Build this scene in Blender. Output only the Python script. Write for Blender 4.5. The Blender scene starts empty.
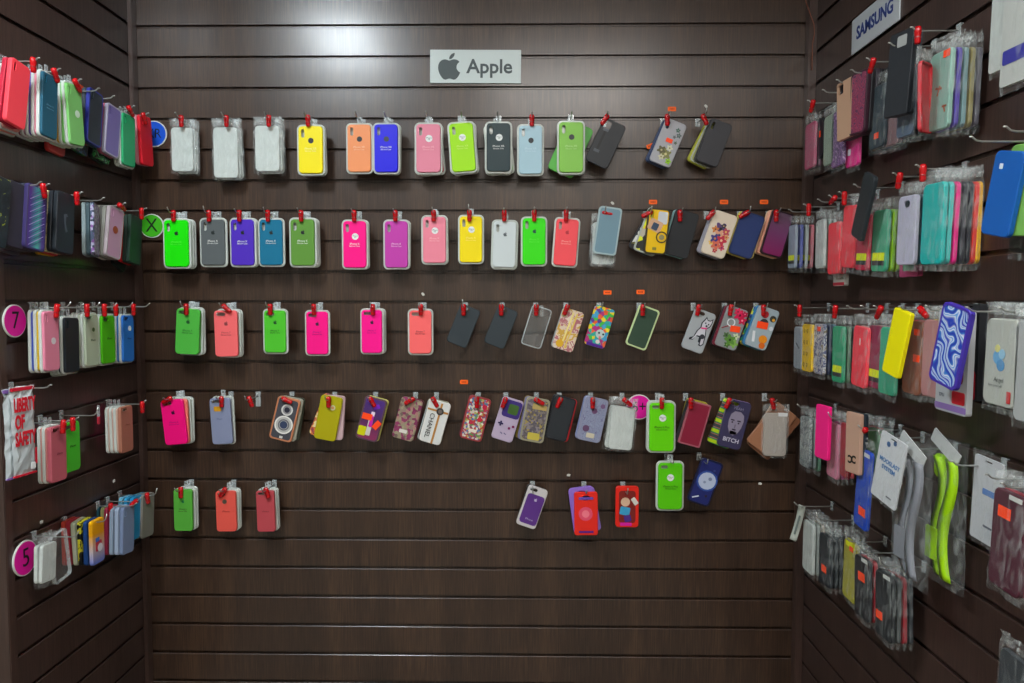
import bpy, bmesh, math, random
from mathutils import Matrix, Vector
random.seed(7)
S = bpy.context.scene
COL = S.collection
PI = math.pi
rad = math.radians

# ------------------------------------------------------------------ camera model
F = 722.16
PITCH, YAW, ROLL = -.0543, .015, .0014
CAM = Vector((1.2404, -2.4003, 1.4999))
ZG = 2.4                      # height of the first groove in view
XL, XR = -.041, 2.177         # left and right wall planes

def rot(v):
    x, y, z = v
    cr, sr = math.cos(ROLL), math.sin(ROLL)
    x, y = cr*x-sr*y, sr*x+cr*y
    X, Y, Z = x, -z, y
    cp, sp = math.cos(PITCH), math.sin(PITCH)
    Y, Z = cp*Y-sp*Z, sp*Y+cp*Z
    cy, sy = math.cos(YAW), math.sin(YAW)
    return Vector((cy*X-sy*Y, sy*X+cy*Y, Z))

def pt(wall, px, py, d):
    """real point at distance d in front of a wall plane, sighted through the photo's camera"""
    r = rot((px-512, -(py-341.5), -F))
    if wall == 'b':
        t = (-d-CAM.y)/r.y
    elif wall == 'l':
        t = (XL+d-CAM.x)/r.x
    elif wall == 'r':
        t = (XR-d-CAM.x)/r.x
    else:
        t = (wall-CAM.y)/r.y
    return CAM+r*t

WROT = {'b': 0, 'l': PI/2, 'r': -PI/2}
NRM = {'b': Vector((0, -1, 0)), 'l': Vector((1, 0, 0)), 'r': Vector((-1, 0, 0))}
groove = lambda i: ZG-.1*i

# ------------------------------------------------------------------ materials
def srgb(h):
    if not isinstance(h, str):
        return tuple(h)+(1,)
    h = h.lstrip('#')
    o = []
    for i in (0, 2, 4):
        c = int(h[i:i+2], 16)/255
        o.append(c/12.92 if c <= .04045 else ((c+.055)/1.055)**2.4)
    return tuple(o)+(1,)

MC = {}
def newmat(name):
    m = bpy.data.materials.new(name); m.use_nodes = True
    return m, m.node_tree, m.node_tree.nodes['Principled BSDF']

def mat(col, rough=.45, metal=0., name=None, coat=0.):
    k = ('p', col, rough, metal, coat)
    if k in MC: return MC[k]
    m, nt, b = newmat(name or 'plastic_'+str(col).lstrip('#'))
    # faint mottling keeps every moulded surface from being perfectly uniform
    n = nt.nodes.new('ShaderNodeTexNoise'); n.inputs['Scale'].default_value = 60
    tc = nt.nodes.new('ShaderNodeTexCoord'); nt.links.new(tc.outputs['Object'], n.inputs['Vector'])
    r = nt.nodes.new('ShaderNodeMapRange')
    r.inputs[3].default_value = max(.02, rough-.06); r.inputs[4].default_value = rough+.06
    nt.links.new(n.outputs['Fac'], r.inputs[0]); nt.links.new(r.outputs[0], b.inputs['Roughness'])
    b.inputs['Base Color'].default_value = srgb(col)
    b.inputs['Metallic'].default_value = metal
    b.inputs['Coat Weight'].default_value = coat
    if not metal and rough > .3: b.inputs['Specular IOR Level'].default_value = .3
    MC[k] = m
    return m

def ramp(nt, fac, cols, const=True):
    r = nt.nodes.new('ShaderNodeValToRGB'); e = r.color_ramp
    e.interpolation = 'CONSTANT' if const else 'LINEAR'
    n = len(cols)
    while len(e.elements) < n: e.elements.new(.5)
    for i, c in enumerate(cols):
        e.elements[i].position = i/n if const else i/(n-1)
        e.elements[i].color = srgb(c)
    nt.links.new(fac, r.inputs[0])
    return r.outputs[0]

def pattern(kind, cols, scale=60, rough=.3, rotz=0):
    """printed pattern: blotch / floral / stripes / swirl / grad / glitter / checks"""
    k = (kind, tuple(cols), scale, rough, rotz)
    if k in MC: return MC[k]
    m, nt, b = newmat('print_'+kind)
    tc = nt.nodes.new('ShaderNodeTexCoord')
    mp = nt.nodes.new('ShaderNodeMapping'); mp.inputs['Rotation'].default_value = (0, rotz, 0)
    nt.links.new(tc.outputs['Object'], mp.inputs['Vector']); v = mp.outputs[0]
    if kind == 'blotch':
        t = nt.nodes.new('ShaderNodeTexNoise'); t.inputs['Scale'].default_value = scale
        t.inputs['Detail'].default_value = 3; t.inputs['Distortion'].default_value = 1
        mr = nt.nodes.new('ShaderNodeMapRange'); mr.inputs[1].default_value = .3; mr.inputs[2].default_value = .7
        nt.links.new(v, t.inputs['Vector']); nt.links.new(t.outputs['Fac'], mr.inputs[0])
        c = ramp(nt, mr.outputs[0], cols)
    elif kind in ('floral', 'glitter'):
        t = nt.nodes.new('ShaderNodeTexVoronoi'); t.inputs['Scale'].default_value = scale
        nt.links.new(v, t.inputs['Vector'])
        sp = nt.nodes.new('ShaderNodeSeparateColor'); nt.links.new(t.outputs['Color'], sp.inputs[0])
        c = ramp(nt, sp.outputs[0], cols)
    elif kind == 'stripes':
        t = nt.nodes.new('ShaderNodeTexWave'); t.inputs['Scale'].default_value = scale
        nt.links.new(v, t.inputs['Vector']); c = ramp(nt, t.outputs['Fac'], cols)
    elif kind == 'swirl':
        t = nt.nodes.new('ShaderNodeTexWave'); t.inputs['Scale'].default_value = scale
        t.inputs['Distortion'].default_value = 14; t.inputs['Detail'].default_value = 1
        t.inputs['Detail Scale'].default_value = 2.2
        nt.links.new(v, t.inputs['Vector']); c = ramp(nt, t.outputs['Fac'], cols, False)
    elif kind == 'grad':
        sp = nt.nodes.new('ShaderNodeSeparateXYZ'); nt.links.new(v, sp.inputs[0])
        mr = nt.nodes.new('ShaderNodeMapRange'); mr.inputs[1].default_value = -.036 if rotz else -.07; mr.inputs[2].default_value = -mr.inputs[1].default_value
        nt.links.new(sp.outputs[2], mr.inputs[0]); c = ramp(nt, mr.outputs[0], cols, False)
    nt.links.new(c, b.inputs['Base Color']); b.inputs['Roughness'].default_value = rough
    MC[k] = m
    return m

def film(name, tint, lo, hi, rough=.12, scale=40):
    """clear or milky plastic: real see-through film, denser where it is crumpled"""
    k = ('film', name)
    if k in MC: return MC[k]
    m, nt, b = newmat(name)
    out = nt.nodes['Material Output']
    tr = nt.nodes.new('ShaderNodeBsdfTransparent'); mx = nt.nodes.new('ShaderNodeMixShader')
    n = nt.nodes.new('ShaderNodeTexNoise'); n.inputs['Scale'].default_value = scale
    n.inputs['Detail'].default_value = 3; n.inputs['Distortion'].default_value = 1.5
    tc = nt.nodes.new('ShaderNodeTexCoord'); mp = nt.nodes.new('ShaderNodeMapping'); mp.inputs['Scale'].default_value = (1, 1, .35)
    nt.links.new(tc.outputs['Object'], mp.inputs['Vector']); nt.links.new(mp.outputs[0], n.inputs['Vector'])
    r = nt.nodes.new('ShaderNodeMapRange'); r.inputs[1].default_value = .45; r.inputs[2].default_value = .75
    r.inputs[3].default_value = lo; r.inputs[4].default_value = hi
    nt.links.new(n.outputs['Fac'], r.inputs[0])
    bp = nt.nodes.new('ShaderNodeBump'); bp.inputs['Strength'].default_value = (.8 if scale == 30 else .55) if lo < .7 else .08; bp.inputs['Distance'].default_value = .005
    nt.links.new(n.outputs['Fac'], bp.inputs['Height']); nt.links.new(bp.outputs[0], b.inputs['Normal'])
    b.inputs['Base Color'].default_value = srgb(tint); b.inputs['Roughness'].default_value = rough
    b.inputs['Specular IOR Level'].default_value = .8
    nt.links.new(r.outputs[0], mx.inputs[0]); nt.links.new(tr.outputs[0], mx.inputs[1])
    nt.links.new(b.outputs[0], mx.inputs[2]); nt.links.new(mx.outputs[0], out.inputs[0])
    MC[k] = m
    return m

FILM = lambda: film('cellophane', '#e6efee', .02, .24)
FILMD = lambda: film('smoky_cellophane', '#b8c0c0', .04, .3)
HEAD = lambda: film('silvery_bag_header', '#e4ebea', .12, .8, .08, 30)
TRAY = lambda: film('milky_blister', '#dfe6df', .62, .72, .2, 20)
CLEAR = lambda: film('clear_rigid_plastic', '#dfe9ea', .3, .42, .1, 20)
CASEC = lambda: film('clear_case_plastic', '#cfd8d8', .05, .12, .1, 20)
WIRE = lambda: mat('#a4a6a2', .3, .7, 'nickel_wire')

def wood(name, a, b_, c_, rough):
    m, nt, b = newmat(name)
    tc = nt.nodes.new('ShaderNodeTexCoord')
    mp = nt.nodes.new('ShaderNodeMapping'); mp.inputs['Scale'].default_value = (260, 260, 9)
    nt.links.new(tc.outputs['Object'], mp.inputs['Vector'])
    n = nt.nodes.new('ShaderNodeTexNoise'); n.inputs['Scale'].default_value = 1; n.inputs['Detail'].default_value = 4
    nt.links.new(mp.outputs[0], n.inputs['Vector'])
    mp2 = nt.nodes.new('ShaderNodeMapping'); mp2.inputs['Scale'].default_value = (14, 14, 1.2)
    nt.links.new(tc.outputs['Object'], mp2.inputs['Vector'])
    n2 = nt.nodes.new('ShaderNodeTexNoise'); n2.inputs['Scale'].default_value = 1; n2.inputs['Detail'].default_value = 3
    nt.links.new(mp2.outputs[0], n2.inputs['Vector'])
    ad = nt.nodes.new('ShaderNodeMath'); ad.operation = 'ADD'
    m1 = nt.nodes.new('ShaderNodeMath'); m1.operation = 'MULTIPLY'; m1.inputs[1].default_value = .6
    m2 = nt.nodes.new('ShaderNodeMath'); m2.operation = 'MULTIPLY'; m2.inputs[1].default_value = .4
    nt.links.new(n.outputs['Fac'], m1.inputs[0]); nt.links.new(n2.outputs['Fac'], m2.inputs[0])
    nt.links.new(m1.outputs[0], ad.inputs[0]); nt.links.new(m2.outputs[0], ad.inputs[1])
    mr = nt.nodes.new('ShaderNodeMapRange'); mr.inputs[1].default_value = .3; mr.inputs[2].default_value = .7
    nt.links.new(ad.outputs[0], mr.inputs[0])
    c = ramp(nt, mr.outputs[0], (a, b_, c_), False)
    nt.links.new(c, b.inputs['Base Color'])
    rr = nt.nodes.new('ShaderNodeMapRange'); rr.inputs[3].default_value = rough+.07; rr.inputs[4].default_value = rough-.05
    nt.links.new(n.outputs['Fac'], rr.inputs[0]); nt.links.new(rr.outputs[0], b.inputs['Roughness'])
    bp = nt.nodes.new('ShaderNodeBump'); bp.inputs['Strength'].default_value = .12; bp.inputs['Distance'].default_value = .001
    nt.links.new(n.outputs['Fac'], bp.inputs['Height']); nt.links.new(bp.outputs[0], b.inputs['Normal'])
    b.inputs['Specular IOR Level'].default_value = .5
    b.inputs['Coat Weight'].default_value = .38; b.inputs['Coat Roughness'].default_value = .21
    return m

# ------------------------------------------------------------------ mesh helpers
def link(name, bm, m, parent=None, smooth=False):
    bmesh.ops.recalc_face_normals(bm, faces=bm.faces)
    me = bpy.data.meshes.new(name)
    if smooth:
        for f in bm.faces: f.smooth = True
    bm.to_mesh(me); bm.free()
    o = bpy.data.objects.new(name, me); COL.objects.link(o)
    if m: me.materials.append(m)
    if parent: o.parent = parent
    return o

def tag(o, label, cat, group=None):
    n = len(label.split())
    assert 4 <= n <= 16, (n, label)
    assert label not in LABELS, label
    LABELS.add(label)
    o['label'] = label; o['category'] = cat
    if group: o['group'] = group
    return o
LABELS = set()

def fit_label(pre, nm):
    """longest wording that stays within 16 words and is not taken"""
    c = [nm]
    if ' in the ' in nm:
        a, z = nm.rsplit(' in the ', 1)
        a0 = a.split(',')[0]
        for cut in (a0, a0.split(' in pale tray')[0].split(' in tray')[0], a0.split(' with ')[0].split(' printed ')[0],
                    a0.split(' beside ')[0].split(' nearest ')[0].split(' under ')[0].split(' below ')[0].split(' behind ')[0].split(' touching ')[0]):
            c.append(cut+' in the '+z)
        c += [a, a0]
    for k in c:
        L = pre+k
        if len(L.split()) <= 16 and L not in LABELS: return L
    return pre+nm

def empty(name, M):
    o = bpy.data.objects.new(name, None); COL.objects.link(o)
    o.empty_display_size = .01; o.matrix_world = M
    return o

def rrect(w, h, r, n=5, cx=0, cz=0):
    p = []
    for (sx, sz, a0) in ((1, 1, 0), (-1, 1, 90), (-1, -1, 180), (1, -1, 270)):
        for i in range(n+1):
            a = rad(a0+90*i/n)
            p.append((cx+sx*(w/2-r)+r*math.cos(a), cz+sz*(h/2-r)+r*math.sin(a)))
    return p

def circ(cx, cz, r, n=16, rz=None):
    rz = rz or r
    return [(cx+r*math.cos(2*PI*i/n), cz+rz*math.sin(2*PI*i/n)) for i in range(n)]

def inset(pts, d):
    cx = sum(p[0] for p in pts)/len(pts); cz = sum(p[1] for p in pts)/len(pts)
    w = max(abs(p[0]-cx) for p in pts); h = max(abs(p[1]-cz) for p in pts)
    return [(cx+(p[0]-cx)*(1-d/w), cz+(p[1]-cz)*(1-d/h)) for p in pts]

def slab(bm, out, holes=(), y0=0., y1=-.01, bev=.0015):
    """solid plate of outline `out` (x,z) between y0 (back) and y1 (front), rounded front edge, through holes"""
    rings = [(out, y0), (out, y1+bev), (inset(out, bev), y1)] if bev > 0 else [(out, y0), (out, y1)]
    vs = [[bm.verts.new((x, y, z)) for x, z in ring] for ring, y in rings]
    n = len(out)
    for a, b in zip(vs, vs[1:]):
        for i in range(n): bm.faces.new((a[i], a[(i+1) % n], b[(i+1) % n], b[i]))
    fe, be = [], []
    for i in range(n):
        fe.append(bm.edges.get((vs[-1][i], vs[-1][(i+1) % n]))); be.append(bm.edges.get((vs[0][i], vs[0][(i+1) % n])))
    for hl in holes:
        k = len(hl)
        f = [bm.verts.new((x, y1, z)) for x, z in hl]; b = [bm.verts.new((x, y0, z)) for x, z in hl]
        for i in range(k): bm.faces.new((f[i], f[(i+1) % k], b[(i+1) % k], b[i]))
        for i in range(k):
            fe.append(bm.edges.get((f[i], f[(i+1) % k]))); be.append(bm.edges.get((b[i], b[(i+1) % k])))
    bmesh.ops.triangle_fill(bm, use_beauty=True, use_dissolve=False, edges=fe)
    bmesh.ops.triangle_fill(bm, use_beauty=True, use_dissolve=False, edges=be)
    return bm

def S_(out, holes=(), y0=0., y1=-.01, bev=.0015):
    return slab(bmesh.new(), out, holes, y0, y1, bev)

def box(bm, x0, x1, y0, y1, z0, z1):
    v = [bm.verts.new((x, y, z)) for x in (x0, x1) for y in (y0, y1) for z in (z0, z1)]
    for f in ((0, 1, 3, 2), (4, 6, 7, 5), (0, 4, 5, 1), (2, 3, 7, 6), (0, 2, 6, 4), (1, 5, 7, 3)):
        bm.faces.new([v[i] for i in f])
    return bm

def tube(bm, pts, r, n=8):
    pts = [Vector(p) for p in pts]
    rings = []
    for i, p in enumerate(pts):
        d = (pts[min(i+1, len(pts)-1)]-pts[max(i-1, 0)]).normalized()
        a = d.cross(Vector((0, 0, 1)))
        if a.length < .1: a = d.cross(Vector((1, 0, 0)))
        a.normalize(); b = d.cross(a)
        rings.append([bm.verts.new(p+r*(math.cos(2*PI*k/n)*a+math.sin(2*PI*k/n)*b)) for k in range(n)])
    for a, b in zip(rings, rings[1:]):
        for k in range(n): bm.faces.new((a[k], a[(k+1) % n], b[(k+1) % n], b[k]))
    bm.faces.new(rings[0]); bm.faces.new(rings[-1])
    return bm

def lathe(bm, prof, n=12, sx=1., sy=1., off=(0, 0, 0)):
    rings = [[bm.verts.new((off[0]+sx*r*math.cos(2*PI*k/n), off[1]+sy*r*math.sin(2*PI*k/n), off[2]+z)) for k in range(n)] for r, z in prof]
    for a, b in zip(rings, rings[1:]):
        for k in range(n): bm.faces.new((a[k], a[(k+1) % n], b[(k+1) % n], b[k]))
    bm.faces.new(rings[0]); bm.faces.new(rings[-1])
    return bm

TXT = {}
def text_bm(s, size, y=-.0004, depth=.0003, sx=1., bold=0.):
    """raised lettering, centred, lying in the xz plane facing -y"""
    cu = bpy.data.curves.new('lettering', 'FONT'); cu.body = s; cu.size = size
    cu.align_x = 'CENTER'; cu.align_y = 'CENTER'; cu.extrude = depth; cu.resolution_u = 3; cu.offset = bold
    cu.space_line = .9
    o = bpy.data.objects.new('lettering', cu); COL.objects.link(o)
    dg = bpy.context.evaluated_depsgraph_get()
    me = bpy.data.meshes.new_from_object(o.evaluated_get(dg))
    bm = bmesh.new(); bm.from_mesh(me)
    bpy.data.objects.remove(o); bpy.data.curves.remove(cu); bpy.data.meshes.remove(me)
    for v in bm.verts:
        x, yy, z = v.co; v.co = (x*sx, y-z, yy)
    return bm

def moved(bm, dx=0, dy=0, dz=0, roll=0.):
    M = Matrix.Translation((dx, dy, dz)) @ Matrix.Rotation(roll, 4, 'Y')
    bm.transform(M)
    return bm

# bitten apple emblem drawn from bezier strokes
def apple_loops(size):
    def cub(p0, p1, p2, p3, n=5):
        return [tuple((1-t)**3*a+3*(1-t)**2*t*b+3*(1-t)*t*t*c+t**3*d for a, b, c, d in zip(p0, p1, p2, p3)) for t in [i/n for i in range(1, n+1)]]
    def path(st, segs):
        P = [st]; c = st
        for s in segs:
            q = [(c[0]+s[i], c[1]+s[i+1]) for i in range(0, 6, 2)]
            P += cub(c, *q); c = q[2]
        return P[:-1]
    body = path((318.7, 268.7), [(-.2, -36.7, 16.4, -64.4, 50, -84.8), (-18.8, -26.9, -47.2, -41.7, -84.7, -44.6),
        (-35.5, -2.8, -74.3, 20.7, -88.5, 20.7), (-15, 0, -49.4, -19.7, -76.4, -19.7), (-55.8, .9, -115.1, 44.5, -115.1, 133.2),
        (0, 26.2, 4.8, 53.3, 14.4, 81.2), (12.8, 36.7, 59, 126.7, 107.2, 125.2), (25.2, -.6, 43, -17.9, 75.8, -17.9),
        (31.8, 0, 48.3, 17.9, 76.4, 17.9), (48.6, -.7, 90.4, -82.5, 102.6, -119.3), (-65.2, -30.7, -61.7, -90, -61.7, -91.9)])
    leaf = path((262.1, 104.5), [(27.3, -32.4, 24.8, -61.9, 24, -72.5), (-24.1, 1.4, -52, 16.4, -67.9, 34.9),
        (-17.5, 19.8, -27.8, 44.3, -25.6, 71.9), (26.1, 2, 49.9, -11.4, 69.5, -34.3)])
    k = size/450
    return [[((x-192)*k, -(y-256)*k) for x, y in L] for L in (body, leaf)]

def apple_bm(size, y=-.0003, th=.0003):
    bm = bmesh.new()
    for L in apple_loops(size): slab(bm, L, (), y, y-th, 0)
    return bm

# ------------------------------------------------------------------ decorations (parts of one case)
# each is (kind, u, v, ...) with u in case widths, v in case heights from the centre, sizes in case widths
def decorate(root, w, h, yf, dec):
    e = .0004
    for i, d in enumerate(dec):
        k = d[0]; y = yf-.0002*(i % 7)
        x, z = d[1]*w, d[2]*h
        if k == 'apple': link('apple_emblem', moved(apple_bm(d[3]*w), x, y, z), mat(d[4], .4), root)
        elif k == 'dot': link(d[5] if len(d) > 5 else 'round_mark', S_(circ(x, z, d[3]*w), (), y, y-e, 0), mat(d[4], .4), root)
        elif k == 'ring': link('printed_ring', S_(circ(x, z, d[3]*w, 24), (circ(x, z, d[4]*w, 24),), y, y-e, 0), mat(d[5], .4), root)
        elif k == 'rect': link(d[6] if len(d) > 6 else 'printed_panel', moved(S_(rrect(d[3]*w, d[4]*w, min(d[3], d[4])*w*.15, 2), (), y, y-e, 0), x, 0, z, rad(d[7]) if len(d) > 7 else 0), mat(d[5], .4), root)
        elif k == 'text': link('lettering', moved(text_bm(d[4], d[3]*w, 0, .0002, bold=d[7] if len(d) > 7 else 0), x, y-.0003, z, rad(d[6]) if len(d) > 6 else 0), mat(d[5], .5), root)
        elif k == 'poly': link(d[5] if len(d) > 5 else 'printed_figure', S_([(a*w, b*w) for a, b in d[3]], (), y, y-e, 0) if not (x or z) else moved(S_([(a*w, b*w) for a, b in d[3]], (), y, y-e, 0), x, 0, z), mat(d[4], .4), root)
        elif k == 'tag': 
            link('price_sticker', moved(S_(rrect(d[3]*w, d[3]*w*.62, .0006, 2), (), y, y-e, 0), x, 0, z, rad(d[4])), mat('#ff4a18', .5), root)
        elif k == 'flower':
            R = d[3]*w; n = 30
            P = [(R*1.25*(.78+.22*math.cos(5*2*PI*q/n))*math.cos(2*PI*q/n+d[1]*9), R*1.25*(.78+.22*math.cos(5*2*PI*q/n))*math.sin(2*PI*q/n+d[1]*9)) for q in range(n)]
            fo = link('printed_flower', moved(S_(P, (), y, y-e, 0), x, 0, z), mat(d[4], .4), root)
            link('flower_heart', S_(circ(x, z, R*.28, 8), (), y-e, y-e-.0002, 0), mat(d[5], .4), fo)
        elif k == 'hole': link('lens_ring', S_(circ(x, z, d[3]*w), (circ(x, z, d[3]*w*.6),), y, y-.001, 0), mat(d[4], .3), root)

def camhole(kind, w, h):
    if kind == 'x': return rrect(.15*w, .36*w, .072*w, 4, -.31*w, h/2-.30*w)
    if kind == '7': return rrect(.40*w, .17*w, .08*w, 4, -.20*w, h/2-.16*w)
    if kind == '7s': return rrect(.30*w, .15*w, .07*w, 4, -.26*w, h/2-.16*w)
    if kind == 'sq': return rrect(.3*w, .34*w, .06*w, 4, -.24*w, h/2-.26*w)
    if kind == 'c': return rrect(.34*w, .22*w, .1*w, 4, 0, h/2-.24*w)
    return None

# ------------------------------------------------------------------ the goods
def case_parts(root, w, h, t, col, cam='x', border=None, y=0., r=.15, clear=False, edge=None):
    """a case: back shell with a real camera cut-out, side wall lip behind, optional differently coloured rim"""
    m = col if isinstance(col, bpy.types.Material) else (CASEC() if clear else mat(col, .42))
    hole = camhole(cam, w, h)
    hs = (hole,) if hole else ()
    out = rrect(w, h, r*w)
    if clear:
        link('rim', S_(out, (rrect(w*.9, h-.1*w, r*w*.8),), y+t, y, .0012), CLEAR(), root)
        link('back_shell', S_(rrect(w*.9, h-.1*w, r*w*.8), hs, y+.0014, y+.0004, 0), m, root)
    elif border:
        link('rim', S_(out, (rrect(w*.86, h-.14*w, r*w*.8),), y+t, y, .0012), mat(border, .35), root)
        sh = link('back_shell', S_(rrect(w*.86, h-.14*w, r*w*.8), hs, y+t*.55, y+.0004, .0003), m, root)
    else:
        bm = S_(out, hs, y+t*.35, y, .0016)
        slab(bm, out, (rrect(w*.93, h-.07*w, r*w*.85),), y+t, y+t*.35, 0)
        sh = link('back_shell', bm, m, root)
    if hole and not clear:
        ins = inset(hole, .0006)
        link('camera_cutout_rim', S_(hole, (ins,), y+.0008, y-.0007, 0), mat(edge, .4) if edge else m, sh)

def bag_part(root, w, h, y0, y1, z0, m=None, hd=.03, name='clear_bag', flare=0.):
    """crumpled cellophane sleeve with a puffed body and a pressed flat header"""
    bm = bmesh.new(); nx, nz = 7, 13
    r = random.Random(int(w*1e5)+int(h*1e5)+len(bpy.data.objects))
    G = {}
    for s, yy in ((0, y0), (1, y1)):
        for j in range(nz+1):
            v = j/nz; z = z0+h*(v-.5)
            for i in range(nx+1):
                u = i/nx
                if s and (i in (0, nx) or j in (0, nz)): G[s, i, j] = G[0, i, j]; continue
                puff = min(1, 6*min(u, 1-u)) * min(1, 7*min(v, 1-v)*h/.2)
                if v > 1-hd/h: puff *= .25
                mid = (y0+y1)/2
                y = mid+(yy-mid)*(.1+.9*puff)+r.uniform(-.0016, .0016)*(1+2*(v > 1-hd/h))
                x = w*(u-.5)*(1+flare*(.5-v))+r.uniform(-.0012, .0012)
                G[s, i, j] = bm.verts.new((x, y, z+r.uniform(-.0014, .0014)))
    for s in (0, 1):
        for j in range(nz):
            for i in range(nx):
                f = [G[s, i, j], G[s, i+1, j], G[s, i+1, j+1], G[s, i, j+1]]
                try: bm.faces.new(f)
                except ValueError: pass
    link(name, bm, m or FILM(), root)

def header_part(root, w, z, hh, y, m=None):
    """folded, wrinkled top flap of the bag with its punched hole"""
    bm = bmesh.new(); nx, nz = 10, 4
    r = random.Random(len(bpy.data.objects))
    V = [[bm.verts.new((w*(i/nx-.5), y+.003*math.sin(i*1.9+j)+r.uniform(-.0015, .0015), z+hh*(j/nz-.5)+r.uniform(-.001, .001))) for i in range(nx+1)] for j in range(nz+1)]
    for j in range(nz):
        for i in range(nx):
            if j == 2 and i in (4, 5): continue
            bm.faces.new((V[j][i], V[j][i+1], V[j+1][i+1], V[j+1][i]))
    bmesh.ops.solidify(bm, geom=bm.faces[:], thickness=.0004)
    link('bag_header', bm, m or HEAD(), root)

def wall_of(M):
    return abs((M.to_3x3() @ Vector((0, 1, 0))).y) > .7     # true on the back wall

def item(wall, cx, cy, wp, hp, d, tilt, kind, col, desc, group=None, dec=(), cam='x', border=None, yaw=0., dims=None, M=None, opts=None, cat='phone case'):
    """build one hanging article. wp,hp: size seen at the plane d in front of its wall"""
    opts = opts or {}
    if M is None:
        p = pt(wall, cx, cy, d)
        if dims: w, h = dims
        else:
            a, b = pt(wall, cx-wp/2, cy, d), pt(wall, cx+wp/2, cy, d)
            w = (a-b).length
            a, b = pt(wall, cx, cy-hp/2, d), pt(wall, cx, cy+hp/2, d)
            h = abs(a.z-b.z)
        if wall != 'b': w = max(.058, min(w, opts.get('wmax', .105)))
        M = Matrix.Translation(p) @ Matrix.Rotation(WROT[wall]+rad(yaw), 4, 'Z') @ Matrix.Rotation(rad(tilt), 4, 'Y')
    else:
        w, h = dims
    base = {'t': 'packed_phone_case', 'b': 'phone_case', 'cl': 'phone_case', 'g': 'bagged_phone_case', 'card': 'product_card'}[kind]
    root = empty(opts.get('name', base), M)
    tag(root, desc, cat, group)
    if kind == 't':
        cw, ch = w*.86, h-w*.14
        # milky blister tray with raised rim, hanging tab and hole
        bm = S_(rrect(w, h, .18*w), (rrect(cw*1.015, ch+.015*cw, .15*cw),), .006, 0., .0015)
        slab(bm, rrect(w*.97, h-.03*w, .17*w), (), .0068, .006, 0)
        link('blister_tray', bm, TRAY(), root)
        bm = S_(rrect(.2*w, .024, .002, 2, 0, h/2+.008), (circ(0, h/2+.012, .0028, 10),), .0066, .0058, 0)
        link('hanging_tab', bm, CLEAR(), root)
        case_parts(root, cw, ch, .0105, col, cam, y=-.0055, edge=opts.get('edge'))
        decorate(root, cw, ch, -.0057, dec)
    elif kind in ('b', 'cl'):
        case_parts(root, w, h, .0095, col, cam, border, y=-.0045, clear=(kind == 'cl'), r=opts.get('r', .15))
        decorate(root, w, h, -.0047, dec)
        if opts.get('strip'):
            link('hanging_strip', moved(S_(rrect(.013, .036, .001, 2), (), .0065, .0055, 0), .0, 0, h/2-.012, rad(-tilt)), HEAD(), root)
    elif kind == 'g':
        cw, ch = w*.85, (h-.028)*.95
        cz = -(h-ch)/2+.006
        b2 = bmesh.new()
        sub = empty('_', Matrix()); bpy.data.objects.remove(sub)
        n0 = set(root.children)
        case_parts(root, cw, ch, .008, col, cam, border, y=-.004)
        decorate(root, cw, ch, -.0042, dec)
        for o in root.children: o.location.z += cz
        ex = 0 if wall_of(M) else .008
        bag_part(root, w*(1.02 if ex else 1), h+ex, .006, -.0062, -ex/2, opts.get('film'), .028)
        header_part(root, w*.96, h/2-.012, .022, -.001)
    elif kind == 'card':
        th = opts.get('th', .0012)
        link('card_panel', S_(rrect(w, h, .06*w, 3), (rrect(.24*w, .05*w, .024*w, 3, 0, h/2-.09*w),), th/2, -th/2, 0), col if isinstance(col, bpy.types.Material) else mat(col, .5), root)
        decorate(root, w, h, -th/2-.0001, dec)
        if opts.get('bag'): bag_part(root, w*1.12, h*1.12, th/2+.003, -th/2-.003, .01*h, opts.get('film'))
    return root, M, w, h

def price_tag(px, py, desc, wall='b', a=0):
    p = pt(wall, px, py, .0005)
    M = Matrix.Translation(p) @ Matrix.Rotation(WROT[wall], 4, 'Z') @ Matrix.Rotation(rad(a), 4, 'Y')
    r = empty('price_tag', M); tag(r, desc, 'price tag', 'orange price tags stuck above the hooks')
    link('sticker', S_(rrect(.027, .0145, .003, 3), (), .0003, -.0006, 0), mat('#ff6a1a', .5), r)
    bm = bmesh.new()
    for i in range(4): slab(bm, rrect(.0026, .0045, .0005, 1, -.0063+.0042*i, 0), (), -.0006, -.0008, 0)
    link('price_marks', bm, mat('#a02008', .6), r)

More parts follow.
